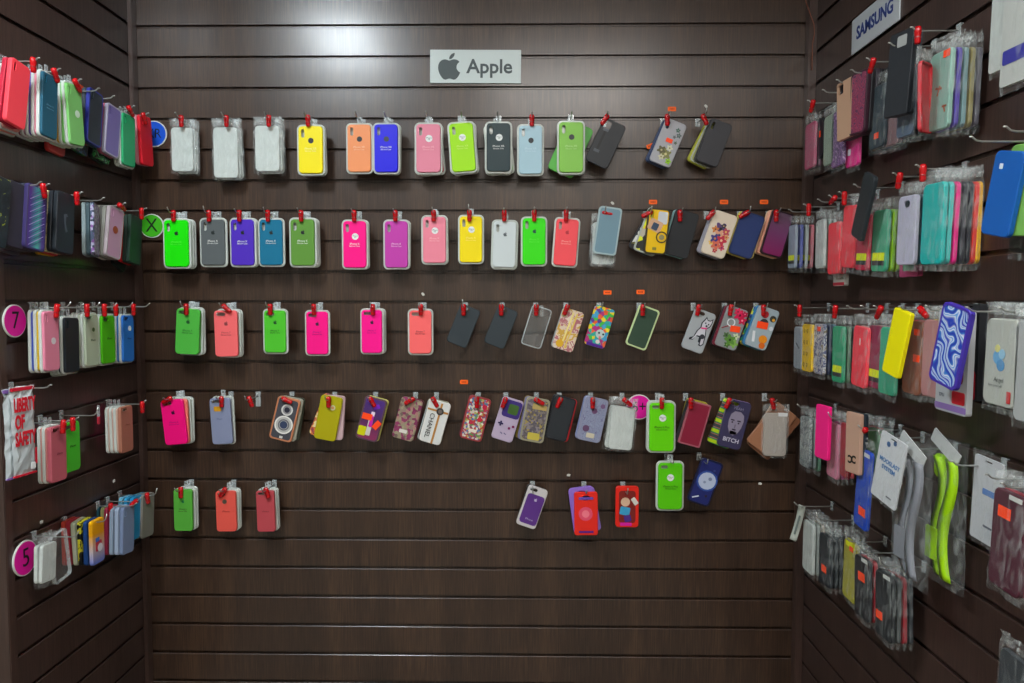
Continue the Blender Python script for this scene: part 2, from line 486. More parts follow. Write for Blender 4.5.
def hook(wall, tipx, tipy, row, who, lock=None, d=.105, longplate=False, lockd=None):
    """slatwall hook: clear plate in the groove and a wire prong with upturned tip"""
    zg = groove(row)
    if wall == 'b': d, lockd = .12, lockd or .079
    elif wall == 'l' and row == 9: lockd = .068
    else: lockd = lockd or .088
    p = pt(wall, tipx, tipy, d)
    n = NRM[wall]
    b = Vector(p); 
    if wall == 'b': b.y = 0
    elif wall == 'l': b.x = XL
    else: b.x = XR
    b.z = zg-.004
    M = Matrix.Translation(b) @ Matrix.Rotation(WROT[wall], 4, 'Z')
    r = empty('wall_hook', M)
    where = {'b': 'back', 'l': 'left', 'r': 'right'}[wall]
    tag(r, who[1:] if who[0] == '=' else fit_label('wire hook holding the ', who), 'hook', 'wire hooks on the '+where+' wall')
    bm = bmesh.new()
    hp = .05 if longplate else .026
    slab(bm, rrect(.016, hp, .0015, 2, 0, -hp/2+.003), (), -.0005, -.0022, 0)
    box(bm, -.008, .008, -.0022, .0045, .0005, .0025)
    link('hook_plate', bm, CLEAR(), r)
    tz = max(-.004, min(.012, p.z-b.z))
    pts = [(0, -.0022, -.011), (0, -.03, -.012), (0, -d+.022, -.012), (0, -d+.012, -.010), (0, -d+.005, -.004), (0, -d, tz)]
    bm = tube(bmesh.new(), pts, .0018)
    link('wire_prong', bm, WIRE(), r, True)
    if lock is not None:
        Ml = M @ Matrix.Translation((0, -(lockd or d-.024), -.012)) @ Matrix.Rotation(rad(lock), 4, 'Y')
        L = empty('security_lock', Ml)
        tag(L, 'red lock on the '+who[1:] if who[0] == '=' else fit_label('red lock on hook of the ', who), 'security lock', 'red security locks on the '+where+' wall')
        bm = bmesh.new()
        lathe(bm, [(.003, .010), (.0070, .0085), (.0082, .003), (.0082, -.006), (.0072, -.008), (.0072, -.022), (.006, -.027), (.002, -.0275)], 12, 1, .85)
        lb = link('lock_body', bm, mat('#ba0e16', .25, 0, 'red_glossy_plastic'), L, True)
        bm = lathe(bmesh.new(), [(.0076, 0), (.0078, -.0012), (.0078, -.0022), (.0076, -.003)], 12, 1, .85, (0, 0, -.0125))
        link('lock_collar', bm, mat('#8e0a10', .3), lb)
    return r

# ================================================================== THE SETTING
WEN = wood('wenge_laminate', '#22170f', '#3a291f', '#533d2c', .33)
WENR = wood('wenge_laminate_side', '#2a1d1a', '#3a2924', '#4a362f', .42)
TRIM = wood('wenge_trim', '#33241f', '#402e28', '#4c3831', .4)
BLK = mat('#0a0808', .6, 0, 'black_groove')

def slatwall(name, wall, a0, a1, zlo=0., zhi=2.9, m=None, off=None):
    """grooved panel: slats with open slots, slot backs and a light chamfer under every slot. a0..a1 along the wall"""
    bm = bmesh.new(); gw = .0052
    zs = []
    k = int((2.9-ZG)/.1)+1
    prof = [(0, zhi)]
    for i in range(-k, 30):
        z = groove(i)
        if z+gw > zhi-.01 or z-gw < zlo+.02: continue
        prof += [(0, z+gw), (.003, z+gw), (.003, z+gw+.004), (.010, z+gw+.004), (.010, z-gw-.004), (.003, z-gw-.0015), (.0018, z-gw), (0, z-gw-.0018)]
    prof += [(0, zlo), (.018, zlo), (.018, zhi)]
    def P(dep, z, a):
        if wall == 'b': return (a, dep, z)
        if wall == 'l': return (XL-dep, a, z)
        if wall == 'r': return (XR+dep, a, z)
        return (a, off+dep, z)
    A = [bm.verts.new(P(d, z, a0)) for d, z in prof]; B = [bm.verts.new(P(d, z, a1)) for d, z in prof]
    n = len(prof)
    for i in range(n): bm.faces.new((A[i], A[(i+1) % n], B[(i+1) % n], B[i]))
    e = []
    for V in (A, B):
        es = [bm.edges.get((V[i], V[(i+1) % n])) for i in range(n)]
        bmesh.ops.triangle_fill(bm, use_beauty=False, edges=es)
    o = link(name, bm, m or WEN); o['kind'] = 'structure'
    return o

def struct(name, bm, m):
    o = link(name, bm, m); o['kind'] = 'structure'; return o

slatwall('wall_back', 'b', XL, XR)
slatwall('wall_left', 'l', -.642, -.001, m=WENR)
slatwall('wall_right', 'r', -3.4, -.001, m=WENR)
slatwall('wall_front_left', 'x', -.9, XL-.02, m=WENR, off=-.638)
struct('wall_rear', box(bmesh.new(), -.92, XR+.02, -3.42, -3.4, 0, 2.9), mat('#b9b5ac', .8, 0, 'plain_plaster'))
struct('wall_far_left', box(bmesh.new(), -.92, -.9, -3.4, -.62, 0, 2.9), mat('#b9b5ac', .8, 0, 'plain_plaster'))
# corner posts
def post(name, x0, x1, y0, y1):
    bm = box(bmesh.new(), x0, x1, y0, y1, 0, 2.9)
    bmesh.ops.bevel(bm, geom=[e for e in bm.edges if abs(e.verts[0].co.z-e.verts[1].co.z) > 1], offset=.002, segments=2, affect='EDGES')
    return struct(name, bm, TRIM)
post('trim_1', XL, XL+.014, -.032, 0)
post('trim_2', XR-.026, XR, -.034, 0)
post('trim_3', XL-.024, XL+.006, -.664, -.636)
fl, nt, b = newmat('floor_tiles')
br = nt.nodes.new('ShaderNodeTexBrick'); br.offset = 0; br.inputs['Scale'].default_value = 1
br.inputs['Brick Width'].default_value = .4; br.inputs['Row Height'].default_value = .4; br.inputs['Mortar Size'].default_value = .004
br.inputs['Color1'].default_value = srgb('#8f887e'); br.inputs['Color2'].default_value = srgb('#978f85'); br.inputs['Mortar'].default_value = srgb('#55504a')
tc = nt.nodes.new('ShaderNodeTexCoord'); nt.links.new(tc.outputs['Object'], br.inputs['Vector'])
nt.links.new(br.outputs['Color'], b.inputs['Base Color']); b.inputs['Roughness'].default_value = .35
struct('floor', box(bmesh.new(), -.92, XR+.02, -3.42, .02, -.05, 0), fl)
struct('ceiling', box(bmesh.new(), -.92, XR+.02, -3.42, .02, 2.9, 2.95), mat('#c9c8c4', .8, 0, 'ceiling_paint'))

# ceiling lamp whose reflection glows on the upper back wall
def ceiling_lamp(x, y, lx, ly, power, desc, col=(.86, .95, 1)):
    r = empty('ceiling_light', Matrix.Translation((x, y, 2.9)))
    tag(r, desc, 'ceiling light')
    bm = S_(rrect(lx+.03, ly+.03, .004, 1), (rrect(lx, ly, .002, 1),), 0, -.018, 0)
    o = link('lamp_frame', bm, mat('#e8e8e6', .4), r)
    bm.free if False else None
    for ob in (o,): ob.rotation_euler = (-PI/2, 0, 0); ob.location.z = -.018
    m, nt, b = newmat('lamp_diffuser')
    b.inputs['Emission Color'].default_value = col+(1,); b.inputs['Emission Strength'].default_value = power
    bm = box(bmesh.new(), -lx/2, lx/2, -ly/2, ly/2, -.012, -.006)
    link('diffuser', bm, m, r)
ceiling_lamp(.30, -1.5, .30, .5, 70, 'bright ceiling panel lamp above the left half of the display')
ceiling_lamp(1.55, -2.45, 1.05, 1.05, 12, 'added square fill panel on the ceiling above the middle of the shop floor', (1, .97, .93))  # unseen fill lamp, added to brighten the goods on the side walls

# ================================================================== SIGNS
def board(name, M, w, h, th, desc, col, cat='sign'):
    r = empty(name, M); tag(r, desc, cat)
    link('panel', S_(rrect(w, h, .0015, 1), (), 0, -th, .0006), mat(col, .35), r)
    return r
a, b2 = pt('b', 430, 50, .004), pt('b', 521, 83, .004)
M = Matrix.Translation(((a.x+b2.x)/2, -.001, (a.z+b2.z)/2)) @ Matrix.Rotation(rad(.4), 4, 'Y')
W_, H_ = b2.x-a.x, a.z-b2.z
r = board('brand_sign', M, W_, H_, .004, 'white rectangular sign with bitten fruit emblem high on the back wall', '#c9d4d3')
link('emblem', moved(apple_bm(.082*1.05), -.29*W_, -.004, 0), mat('#4c5658', .5), r)
link('lettering', moved(text_bm('Apple', .063, 0, .0004, sx=1.0, bold=.0012), .155*W_, -.0044, -.002), mat('#4c5658', .5), r)
# sign on the right wall
p1, p2, p3, p4 = pt('r', 852.5, 21, .003), pt('r', 852.5, 55, .003), pt('r', 899.5, 21, .003), pt('r', 899.5, -12, .003)
W_ = abs(p1.y-p3.y); H_ = p1.z-p2.z
cz = (p1.z+p2.z)/2
M = Matrix.Translation((XR-.001, (p1.y+p3.y)/2, cz)) @ Matrix.Rotation(-PI/2, 4, 'Z')
r = board('brand_sign', M, W_, H_, .003, 'white sign with dark blue capitals high on the right wall', '#b9c0c6')
link('lettering', moved(text_bm('SAMSUNG', H_*.50, 0, .0004, sx=W_*.84/(H_*.50*5.0), bold=.0013), 0, -.0034, 0), mat('#20387c', .5), r)

def disc(wall, px, py, rpx, txt, col, desc, d=.002, tcol='#151a16', ts=1.35, sx=.9):
    c = pt(wall, px, py, d)
    e = pt(wall, px, py-rpx, d); R = abs(c.z-e.z)
    M = Matrix.Translation(c) @ Matrix.Rotation(WROT[wall], 4, 'Z')
    r = empty('round_sign', M); tag(r, desc, 'sign', 'round model signs')
    link('disc', S_(circ(0, 0, R, 40), (), .002, -.002, .0006), mat('#d8dcd8', .4), r)
    link('coloured_face', S_(circ(0, 0, R*.93, 40), (), -.002, -.0026, 0), mat(col, .45), r)
    link('lettering', moved(text_bm(txt, R*ts, 0, .0002, sx=sx), 0, -.0029, 0), mat(tcol, .5), r)
disc('b', 154, 134, 13.2, 'XR', '#1250c8', 'round blue sign lettered XR, half hidden behind the red case', d=.003, ts=1.0)
disc('b', 152, 226, 12, 'X', '#3fae1c', 'round green sign lettered X on the back wall', d=.003, ts=1.6)
disc('l', 14.5, 321, 16.5,  '7', '#e0149c', 'round magenta sign with number 7 on the left wall', ts=1.5, d=.0085)
disc('l', 25, 558, 17.5,  '5', '#e0149c', 'round magenta sign with number 5 on the left wall', ts=1.5, d=.0085)
disc('b', 639, 407, 12.5, '6+', '#e0149c', 'round magenta sign with 6+ beside the neon green case', d=.003, ts=1.2)

# ================================================================== STACKS ON HOOKS
ORD = ['directly behind', 'second behind', 'third behind', 'fourth behind', 'fifth behind', 'sixth behind', 'seventh behind']
ROWW = {'b': 'back', 'l': 'left', 'r': 'right'}
def stack(wall, rown, sn, cx, cy, wp, hp, kind, col, tilt=0, d=.068, dec=(), cam='x', border=None, yaw=0, back=(), tip=None, row=None,
          lock=None, detail='', opts=None, hookd=.105, longplate=False, dims=None, lockd=None, step=None, who=None):
    grp = 'phone cases in the %s row of the %s wall' % (rown, ROWW[wall])
    nm = sn+' in the '+rown+' '+ROWW[wall]+' row'
    if rown in ('',): nm = sn; grp = 'goods on the right wall'
    if wall != 'b' and d < .1: d = d-.030 if (wall == 'l' and rown == 'third') else d-.012
    if wall == 'l' and rown in ('top', 'second') and dims: dims, cx = (dims[0]*.86, dims[1]), cx+1
    root, M, w, h = item(wall, cx, cy, wp, hp, d, tilt, kind, col, nm+(' '+detail if detail else ''), grp, dec, cam, border, yaw, dims, opts=opts)
    st = step or {'t': .0138, 'b': .0112, 'g': .0135, 'card': .006, 'cl': .011}[kind]
    acc = 0; c0 = M.translation.copy(); n = NRM[wall]
    px2 = w/max(wp, 1)
    for k, bk in enumerate(back):
        bkind, bcol, bdesc = bk[:3]
        q = bk[3] if len(bk) > 3 else {}
        st = q.get('step', step or {'t': .0138, 'b': .0112, 'g': .0135, 'card': .005, 'cl': .011}[bkind])
        acc += st*(1.1 if wall == 'l' and bkind == 'b' else 1)
        al = M.to_3x3() @ Vector((1, 0, 0)); al.z = 0
        if al.length: al.normalize()
        c = c0-n*acc+al*(q.get('dx', 0)*px2*(.3 if wall == 'b' and bkind in 'tg' else 1))+Vector((0, 0, -q.get('dy', 0)*px2 if wall == 'b' else -q.get('dy', 0)*.0028))
        tl = q.get('tilt', tilt+random.uniform(-1.2, 1.2)); yw = q.get('yaw', yaw)
        M2 = Matrix.Translation(c) @ Matrix.Rotation(WROT[wall]+rad(yw), 4, 'Z') @ Matrix.Rotation(rad(tl), 4, 'Y')
        dm = q.get('dims', (w*q.get('s', 1), h*q.get('s', 1)))
        item(wall, 0, 0, 0, 0, 0, 0, bkind, bcol, fit_label('%s %s the ' % (bdesc, ORD[k]), nm), grp, q.get('dec', ()), q.get('cam', cam), q.get('border'), 0, dm, M2, opts=q.get('opts'))
    if tip:
        hook(wall, tip[0], tip[1], row, who or nm, lock, hookd, longplate, lockd)
    return root

W, K = '#e6e8e4', '#1c2420'
def lab(model, c, v=.02):
    return [('text', 0, v, .115, model, c), ('text', 0, v-.05, .085, 'Silicone Case', c)]
def logo(c='#222a2a', v=.22): return [('apple', .02, v, .19, c)]
def stick(v=.20, u=0.03): return [('dot', u, v, .145, '#e4e8e6', 'round_sticker'), ('text', u, v+.012, .09, 'iPhone', '#66706e'), ('text', u, v-.02, .08, 'XR', '#66706e')]
def rdot(v=.19, c='#2c2f33', u=.02): return [('dot', u, v, .115, c, 'round_emblem_window')]

# ---------------------------------------------------------------- back wall, top row (groove 3)
B = 'b'
frost = film('frosted_case_plastic', '#d2dad6', .75, .9, .3, 25)
stack(B, 'top', 'milky case in silvery bag, left of two', 182.5, 146, 25, 55, 'g', frost, 0, .06, cam=None, tip=(175, 115), row=3, lock=0,
      back=[('g', frost, 'milky bagged case', {'dx': 3, 'cam': None, 'step': .012}), ('g', frost, 'milky bagged case', {'dx': 4, 'dy': 1, 'cam': None, 'step': .012})])
stack(B, 'top', 'longest milky bagged case', 226, 149, 28.5, 62, 'g', frost, 0, .06, cam=None, tip=(221, 114), row=3, lock=0,
      back=[('g', frost, 'milky bagged case', {'dx': 2, 'cam': None, 'tilt': -2, 'step': .012}), ('g', frost, 'milky bagged case', {'dx': 3, 'cam': None, 'tilt': -3, 'step': .012})])
stack(B, 'top', 'milky bagged case beside the yellow case', 267.5, 145, 28.5, 57, 'g', frost, 0, .06, cam=None, tip=(264, 112), row=3, lock=0,
      back=[('g', frost, 'milky bagged case', {'dx': 3, 'cam': None, 'tilt': -2, 'step': .012}), ('g', frost, 'milky bagged case', {'dx': 4, 'cam': None, 'tilt': -1, 'dy': 1, 'step': .012})])
stack(B, 'top', 'bright yellow case in pale tray', 311, 150, 28, 51, 't', '#eedc00', tip=(304, 113), row=3, lock=0, dec=rdot()+lab('iPhone XR', '#f6f2a0'),
      back=[('t', '#d8c81c', 'yellow case', {'dx': 1})])
stack(B, 'top', 'orange case in pale tray', 359.5, 148.5, 27, 51, 't', '#e8905c', tip=(355, 111), row=3, dec=rdot()+lab('iPhone XR', '#f4c8a8'))
stack(B, 'top', 'royal blue case in pale tray', 386.3, 148.5, 27, 51.5, 't', '#1c14d8', tip=(384, 112), row=3, dec=rdot(.19, '#3c4048')+lab('iPhone XR', W),
      back=[('t', '#b0a890', 'beige case', {'dx': 2, 'tilt': 1})])
stack(B, 'top', 'pink case with white round sticker', 428.5, 148.5, 28, 52, 't', '#dc8298', tip=(426, 111), row=3, dec=stick()+lab('iPhone XR', '#f0b4c0'),
      back=[('t', '#d890a0', 'dusky pink case', {'dx': -.5, 'dy': 0, 'tilt': 2}), ('t', '#c83850', 'crimson case', {'dx': 1, 'tilt': -5})])
stack(B, 'top', 'lime green case with white round sticker', 462.5, 147.5, 27.5, 52, 't', '#9ede08', -4, tip=(461, 111), row=3, dec=stick()+lab('iPhone XR', '#d8f080'),
      back=[('t', '#8cc830', 'green case', {'dx': 1, 'tilt': -1}), ('t', '#70b840', 'grass green case', {'dx': 1, 'tilt': -6})])
stack(B, 'top', 'dark slate case with white round sticker', 498.5, 147.5, 27.5, 52, 't', '#26383c', tip=(497.5, 112), row=3, dec=stick()+lab('iPhone XR', W),
      back=[('t', '#d89878', 'peach case', {'dx': 0, 'dy': 1, 'tilt': 0}), ('t', '#80d860', 'light green case', {'dx': 1, 'tilt': -6})])
stack(B, 'top', 'pale ice blue case in tray', 530.5, 150, 27, 52, 't', '#a4c4d0', tip=(532, 113), row=3, lock=0, dec=rdot(.19)+lab('iPhone XR', '#c8dce4'))
stack(B, 'top', 'leaf green case in pale tray', 571, 147.5, 28, 54, 't', '#82c04c', tip=(572, 112), row=3, dec=rdot(.2)+lab('iPhone XR', '#c0e498'),
      back=[('t', '#78b848', 'green case', {'dx': 1}), ('b', '#58b048', 'emerald case', {'dx': 0, 'tilt': 24})])
stack(B, 'top', 'black rugged case with hand strap', 605.5, 143.5, 24.5, 47, 'b', '#23262a', 25, tip=(608, 111), row=3, lock=35, cam='sq',
      dec=[('rect', -.22, .02, .10, .9, '#0c0d10', 'hand_strap'), ('rect', -.22, .26, .24, .12, '#4c5258', 'strap_anchor'), ('rect', -.22, -.22, .24, .12, '#4c5258', 'strap_anchor')])
stack(B, 'top', 'grey case printed with olive flowers', 668, 143, 22.5, 46, 'b', '#a6a6ac', 22, tip=(670, 113), row=3, lock=0, cam='x',
      dec=[('flower', .08, -.25, .22, '#7c7c48', '#d0c890'), ('flower', -.16, -.2, .17, '#5c5838', '#b8b080'), ('flower', .15, -.1, .13, '#cfcfb4', '#7c7440'), ('flower', -.06, -.34, .12, '#c8c4a0', '#6c6838'), ('flower', .3, -.38, .12, '#8cc020', '#4c7410'), ('flower', .2, .32, .09, '#3c5c50', '#8c9c90'), ('flower', .32, .22, .1, '#50605c', '#8c9c98'), ('flower', .16, .16, .07, '#6c7070', '#40484c'), ('flower', .3, .05, .07, '#606c58', '#303830'), ('tag', 0, .05, .3, 0)],
      back=[('b', '#2c3c5c', 'navy case', {'dx': -1.5, 'tilt': 23}), ('b', '#3c4c6c', 'slate blue case', {'dx': -2.5, 'tilt': 24})])
stack(B, 'top', 'charcoal case at the right end', 714, 143, 23, 45, 'b', '#37373b', 20, tip=(707, 107), row=3, lock=-25, cam='x',
      back=[('b', '#3c3c3c', 'dark grey case', {'dx': -1, 'tilt': 22}), ('cl', '#9c9c30', 'olive tinted case', {'dx': -3, 'tilt': 25}), ('b', '#a4a434', 'olive yellow case', {'dx': -5, 'tilt': 27})])
price_tag(672, 109, 'orange price tag above the grey flowered case')
price_tag(650.5, 146, 'tilted orange price tag left of the grey flowered case', a=-20)

# ---------------------------------------------------------------- second row (groove 6)
stack(B, 'second', 'neon green case beside the X sign', 177, 243.5, 28, 50.5, 't', '#18e000', tip=(167, 207), row=6, lock=0, dec=logo()+lab('iPhone X', '#58f040', .03),
      back=[('t', '#30c820', 'green case', {'dx': 1.6, 'tilt': 0}), ('t', '#d8dcd4', 'white case', {'dx': 2.6, 'tilt': 0})])
stack(B, 'second', 'graphite grey case in tray', 213.5, 242.5, 27.5, 49.5, 't', '#585e60', tip=(203, 206), row=6, lock=0, dec=logo()+lab('iPhone X', W, .03))
stack(B, 'second', 'violet case in tray', 243, 242.5, 26.5, 49.5, 't', '#4c2cb4', tip=(234, 209), row=6, lock=0, dec=logo()+lab('iPhone X', W, .02),
      back=[('t', '#c4c8c4', 'pale grey case', {'dx': 1.5})])
stack(B, 'second', 'petrol blue case in tray', 271.5, 242.5, 26.5, 49, 't', '#126c8e', tip=(263, 207), row=6, lock=0, dec=logo()+lab('iPhone X', W, .03))
stack(B, 'second', 'moss green case in tray', 303, 242.5, 27.5, 50, 't', '#5c8e38', tip=(297, 208), row=6, lock=0, dec=logo()+lab('iPhone X', W, .03),
      back=[('t', '#c8d0bc', 'pale green case', {'dx': 2.2}), ('t', '#d8dcd4', 'white case', {'dx': 2.6})])
stack(B, 'second', 'hot pink case with round sticker', 355, 244.5, 26.5, 50, 't', '#f80884', tip=(351, 209), row=6, lock=0, dec=stick(.17)+lab('iPhone X', W, .01),
      back=[('t', '#d8c8d0', 'pale case', {'dx': 1})])
stack(B, 'second', 'orchid purple case in tray', 396.5, 244.5, 26.5, 50, 't', '#bc3ca4', tip=(393, 209), row=6, lock=0, dec=lab('iPhone X', '#ecc8e4', .01),
      back=[('t', '#d0c4cc', 'pale case', {'dx': 1})])
stack(B, 'second', 'baby pink case with round sticker', 434.5, 240, 26.5, 49.5, 't', '#e88498', tip=(432, 207), row=6, lock=0, dec=stick(.2)+lab('iPhone X', '#f4b8c0', .03),
      back=[('t', '#d8b8bc', 'pale pink case', {'dx': .5})])
stack(B, 'second', 'sunny yellow case with round sticker', 471, 239.5, 26, 49.5, 't', '#f0d800', tip=(468.5, 204), row=6, lock=0, dec=stick(.21)+lab('iPhone X', '#fff088', .03))
stack(B, 'second', 'pearl white case in tray', 504.5, 244.5, 26.5, 49.5, 't', '#c6cfd0', 1.5, tip=(504, 208), row=6, lock=0, dec=logo('#5c6468'), back=[('t', '#c8ccc8', 'white case', {'dx': .5, 'dy': .5})])
stack(B, 'second', 'acid green case beside the white one', 534, 241.5, 26.5, 50, 't', '#34dc04', tip=(534.5, 207), row=6, lock=0, dec=logo('#0c4c3c')+lab('iPhone X', '#60e840', .04))
stack(B, 'second', 'coral red case leaning slightly', 566, 242.5, 26, 50, 't', '#f25058', 4, tip=(567, 207), row=6, lock=0, dec=logo('#b82c38')+lab('iPhone X', '#f8b8b0', .02))
stack(B, 'second', 'blue grey case with clear bumper', 607.5, 231, 23.5, 48, 'b', '#6e8e9c', 8, tip=(606, 206), row=6, lock=-80, cam=None, border='#a4b8bc', d=.08,
      back=[('g', CASEC(), 'empty clear bagged case', {'dx': -12, 'dy': 9, 'tilt': 4, 's': 1.12, 'cam': None}), ('g', frost, 'milky bagged case', {'dx': -10, 'dy': 8, 'tilt': 1, 's': 1.12, 'cam': None})])
stack(B, 'second', 'yellow and white case printed with sticker shapes', 657, 231.5, 22.5, 46, 'b', '#e8bc08', 6, tip=(652, 206), row=6, lock=65, border='#3a3424', d=.08,
      dec=[('rect', .18, .3, .42, .55, '#c8ccd0', 'printed_panel'), ('rect', -.12, .12, .62, .5, '#caa080', 'printed_panel', 20), ('rect', -.12, .1, .28, .32, '#34465c', 'printed_panel', 20),
           ('ring', .22, -.12, .26, .2, '#4c4020'), ('dot', .22, -.12, .12, '#8c8460'), ('rect', -.05, -.38, .18, .12, '#8a8034', 'printed_panel')],
      back=[('b', pattern('floral', ('#d87c28', '#dce418', '#b8b0a0', '#282828'), 45), 'orange and yellow patterned case', {'dx': -5, 'tilt': 20, 'step': .012, 'border': '#aab0a8'}),
            ('b', pattern('blotch', ('#d8d8d4', '#242424', '#e0e020'), 50), 'black and white patterned case', {'dx': -7, 'tilt': 30, 'border': '#30343a'})])
stack(B, 'second', 'plain black case beside the sticker printed case', 681.5, 234, 24.5, 46.5, 'b', '#26282b', 15, tip=(683, 208), row=6, lock=0, cam=None,
      back=[('b', '#7fa6a8', 'pale teal case', {'dx': -2, 'tilt': 16})])
stack(B, 'second', 'cream case printed with an ornate bouquet', 719, 234.5, 24.5, 45, 'b', '#d9ccb8', 18, tip=(716, 207), row=6, lock=40, cam=None,
      dec=[('flower', -.02, .12, .24, '#5c4474', '#20242c'), ('flower', -.22, .08, .13, '#c87c3c', '#6c3440'), ('flower', .22, .09, .15, '#b84c5c', '#e8c060'), ('flower', 0, -.02, .2, '#d8a080', '#34386c'), ('flower', -.12, -.12, .17, '#3c3c80', '#d88c50'), ('flower', .15, -.12, .19, '#c03048', '#ecc8a0'), ('flower', 0, -.25, .18, '#d87058', '#6c2c48'), ('flower', -.22, -.22, .1, '#e8c060', '#a05030'), ('flower', .26, -.27, .11, '#c84868', '#5c2c50'), ('flower', .06, .2, .1, '#40404c', '#c8a070'), ('flower', .02, -.37, .09, '#b83c50', '#e0b080'), ('flower', .3, -.02, .1, '#d89860', '#8c3c40')],
      back=[('b', '#8c8c98', 'lilac grey case', {'dx': -3, 'tilt': 20}), ('b', '#b04c6c', 'raspberry case', {'dx': -2, 'tilt': 19, 's': .97}), ('b', '#3c3e44', 'dark grey case', {'dx': -1, 'dy': 1, 'tilt': 14})])
stack(B, 'second', 'navy case with yellow edge', 746.5, 235, 24.5, 44.5, 'b', '#2a3a6a', 18, tip=(751, 206), row=6, lock=60, border='#24345f', cam=None,
      back=[('b', '#c8b854', 'mustard case', {'dx': -2.5, 'tilt': 20}), ('b', '#d2c26a', 'pale yellow case', {'dx': 1.5, 'tilt': 12})])
stack(B, 'second', 'purple shaded case with peach rim', 777, 234, 23, 46, 'b', pattern('grad', ('#7c1854', '#6c3460', '#5c4858'), 1), 16, tip=(781, 208), row=6, lock=0, border='#28181e', cam=None,
      back=[('b', '#dc9c84', 'peach case', {'dx': -2, 'tilt': 16.5}), ('b', '#e0b898', 'cream case', {'dx': -3, 'tilt': 17})])
price_tag(653, 202, 'orange price tag above the sticker printed yellow case')
price_tag(724, 202, 'orange price tag above the cream bouquet case')
price_tag(764, 202, 'orange price tag above the navy case')

# ---------------------------------------------------------------- third row (groove 9)
stack(B, 'third', 'grass green case leaning at the left', 188, 331.5, 23.5, 45.5, 'b', '#4cae40', 3.5, tip=(180, 301), row=9, lock=0, cam='7', dec=logo('#1c5428')+lab('iPhone 7', '#2c6c30', .02),
      back=[('t', '#7cc070', 'pale green case', {'dx': 1.5, 'tilt': 1.5, 's': 1.06}), ('t', '#c8ccbc', 'white case', {'dx': 2.6, 'tilt': 0, 's': 1.06})])
stack(B, 'third', 'salmon case with tilted lock', 226.5, 333.5, 23, 46, 'b', '#f0686a', -1, tip=(219, 303), row=9, lock=-50, cam='7', dec=logo('#8c4044')+lab('iPhone 7', '#a04048', .02),
      back=[('t', '#d8c4bc', 'pale pink case', {'dx': 1.6, 'tilt': 0, 's': 1.06}), ('t', '#c8ccbc', 'white case', {'dx': 2.8, 'tilt': 0, 's': 1.06})])
stack(B, 'third', 'spring green case in tray', 275.5, 331.5, 25, 45.5, 't', '#4cbc2c', tip=(265.5, 302), row=9, lock=0, cam='7', dec=logo('#1c5428')+lab('iPhone 7', '#1c5020', .02))
stack(B, 'third', 'magenta case, left of the two', 317.5, 333, 25, 46, 't', '#f80c84', tip=(310, 303.5), row=9, lock=0, cam='7', dec=logo('#40203c')+lab('iPhone 7', '#b0187c', .02))
stack(B, 'third', 'magenta case, right of the two', 372, 331.5, 23.5, 46, 't', '#fa0a8c', tip=(370, 302), row=9, lock=0, cam='7', dec=logo('#40203c')+lab('iPhone 7', '#b0187c', .02),
      back=[('t', '#ccc4cc', 'pale case', {'dx': 1.3, 'tilt': 0}), ('t', '#c8ccbc', 'white case', {'dx': 2.2, 'tilt': 0})])
stack(B, 'third', 'salmon case with faint dark lettering', 420.5, 332, 25.5, 46.5, 't', '#f86868', tip=(419, 303), row=9, lock=0, cam='7', dec=lab('iPhone 7', '#8c3840', .01))
stack(B, 'third', 'plain charcoal case, left of the two', 463.5, 326, 21.5, 40.5, 'b', '#333b40', 22, tip=(462.5, 298), row=9, lock=0, cam='7')
stack(B, 'third', 'plain charcoal case, right of the two', 501, 327, 21.5, 40.5, 'b', '#333b40', 22, tip=(501, 303), row=9, lock=0, cam='7')
stack(B, 'third', 'fully transparent case', 536.5, 327, 21, 41, 'cl', 0, 17, tip=(536.5, 303), row=9, lock=0, cam='7', opts={'strip': 1})
stack(B, 'third', 'rose and gold marbled case', 568, 330, 21.5, 41.5, 'b', pattern('blotch', ('#d8c8b8', '#b06870', '#d8c4b0', '#c8a040', '#d8a030'), 30), 17, tip=(568, 306), row=9, lock=22, cam=None,
      dec=[('rect', -.05, 0, .08, 1.7, '#e8d888', 'gold_band', 4), ('rect', .14, 0, .08, 1.7, '#dcc060', 'gold_band', 4), ('dot', -.2, -.36, .18, '#d8a828')],
      back=[('cl', 0, 'clear case', {'dx': -1})], step=.010)
stack(B, 'third', 'rainbow case printed with a big cat face', 599.5, 327, 21, 40.5, 'b', pattern('floral', ('#3c9cc8', '#40b848', '#e8d028', '#e86030', '#5c3c90', '#b02c78', '#28a898'), 85), 16, cam=None, tip=(603, 302), row=9,
      dec=[('dot', .12, -.16, .22, '#b8ccc8'), ('dot', .05, -.14, .05, '#183838'), ('dot', .26, -.15, .05, '#183838'), ('dot', .14, -.24, .06, '#d88888'), ('dot', .1, -.36, .1, '#d8d4cc'), ('rect', 0, -.46, .8, .14, '#50208c', 'printed_panel')])
stack(B, 'third', 'dark green case with pale luminous rim', 642.5, 327.5, 22, 42.5, 'b', '#33493a', 20, tip=(645, 303), row=9, lock=0, cam=None, border='#c4d8a0', opts={'strip': 0})
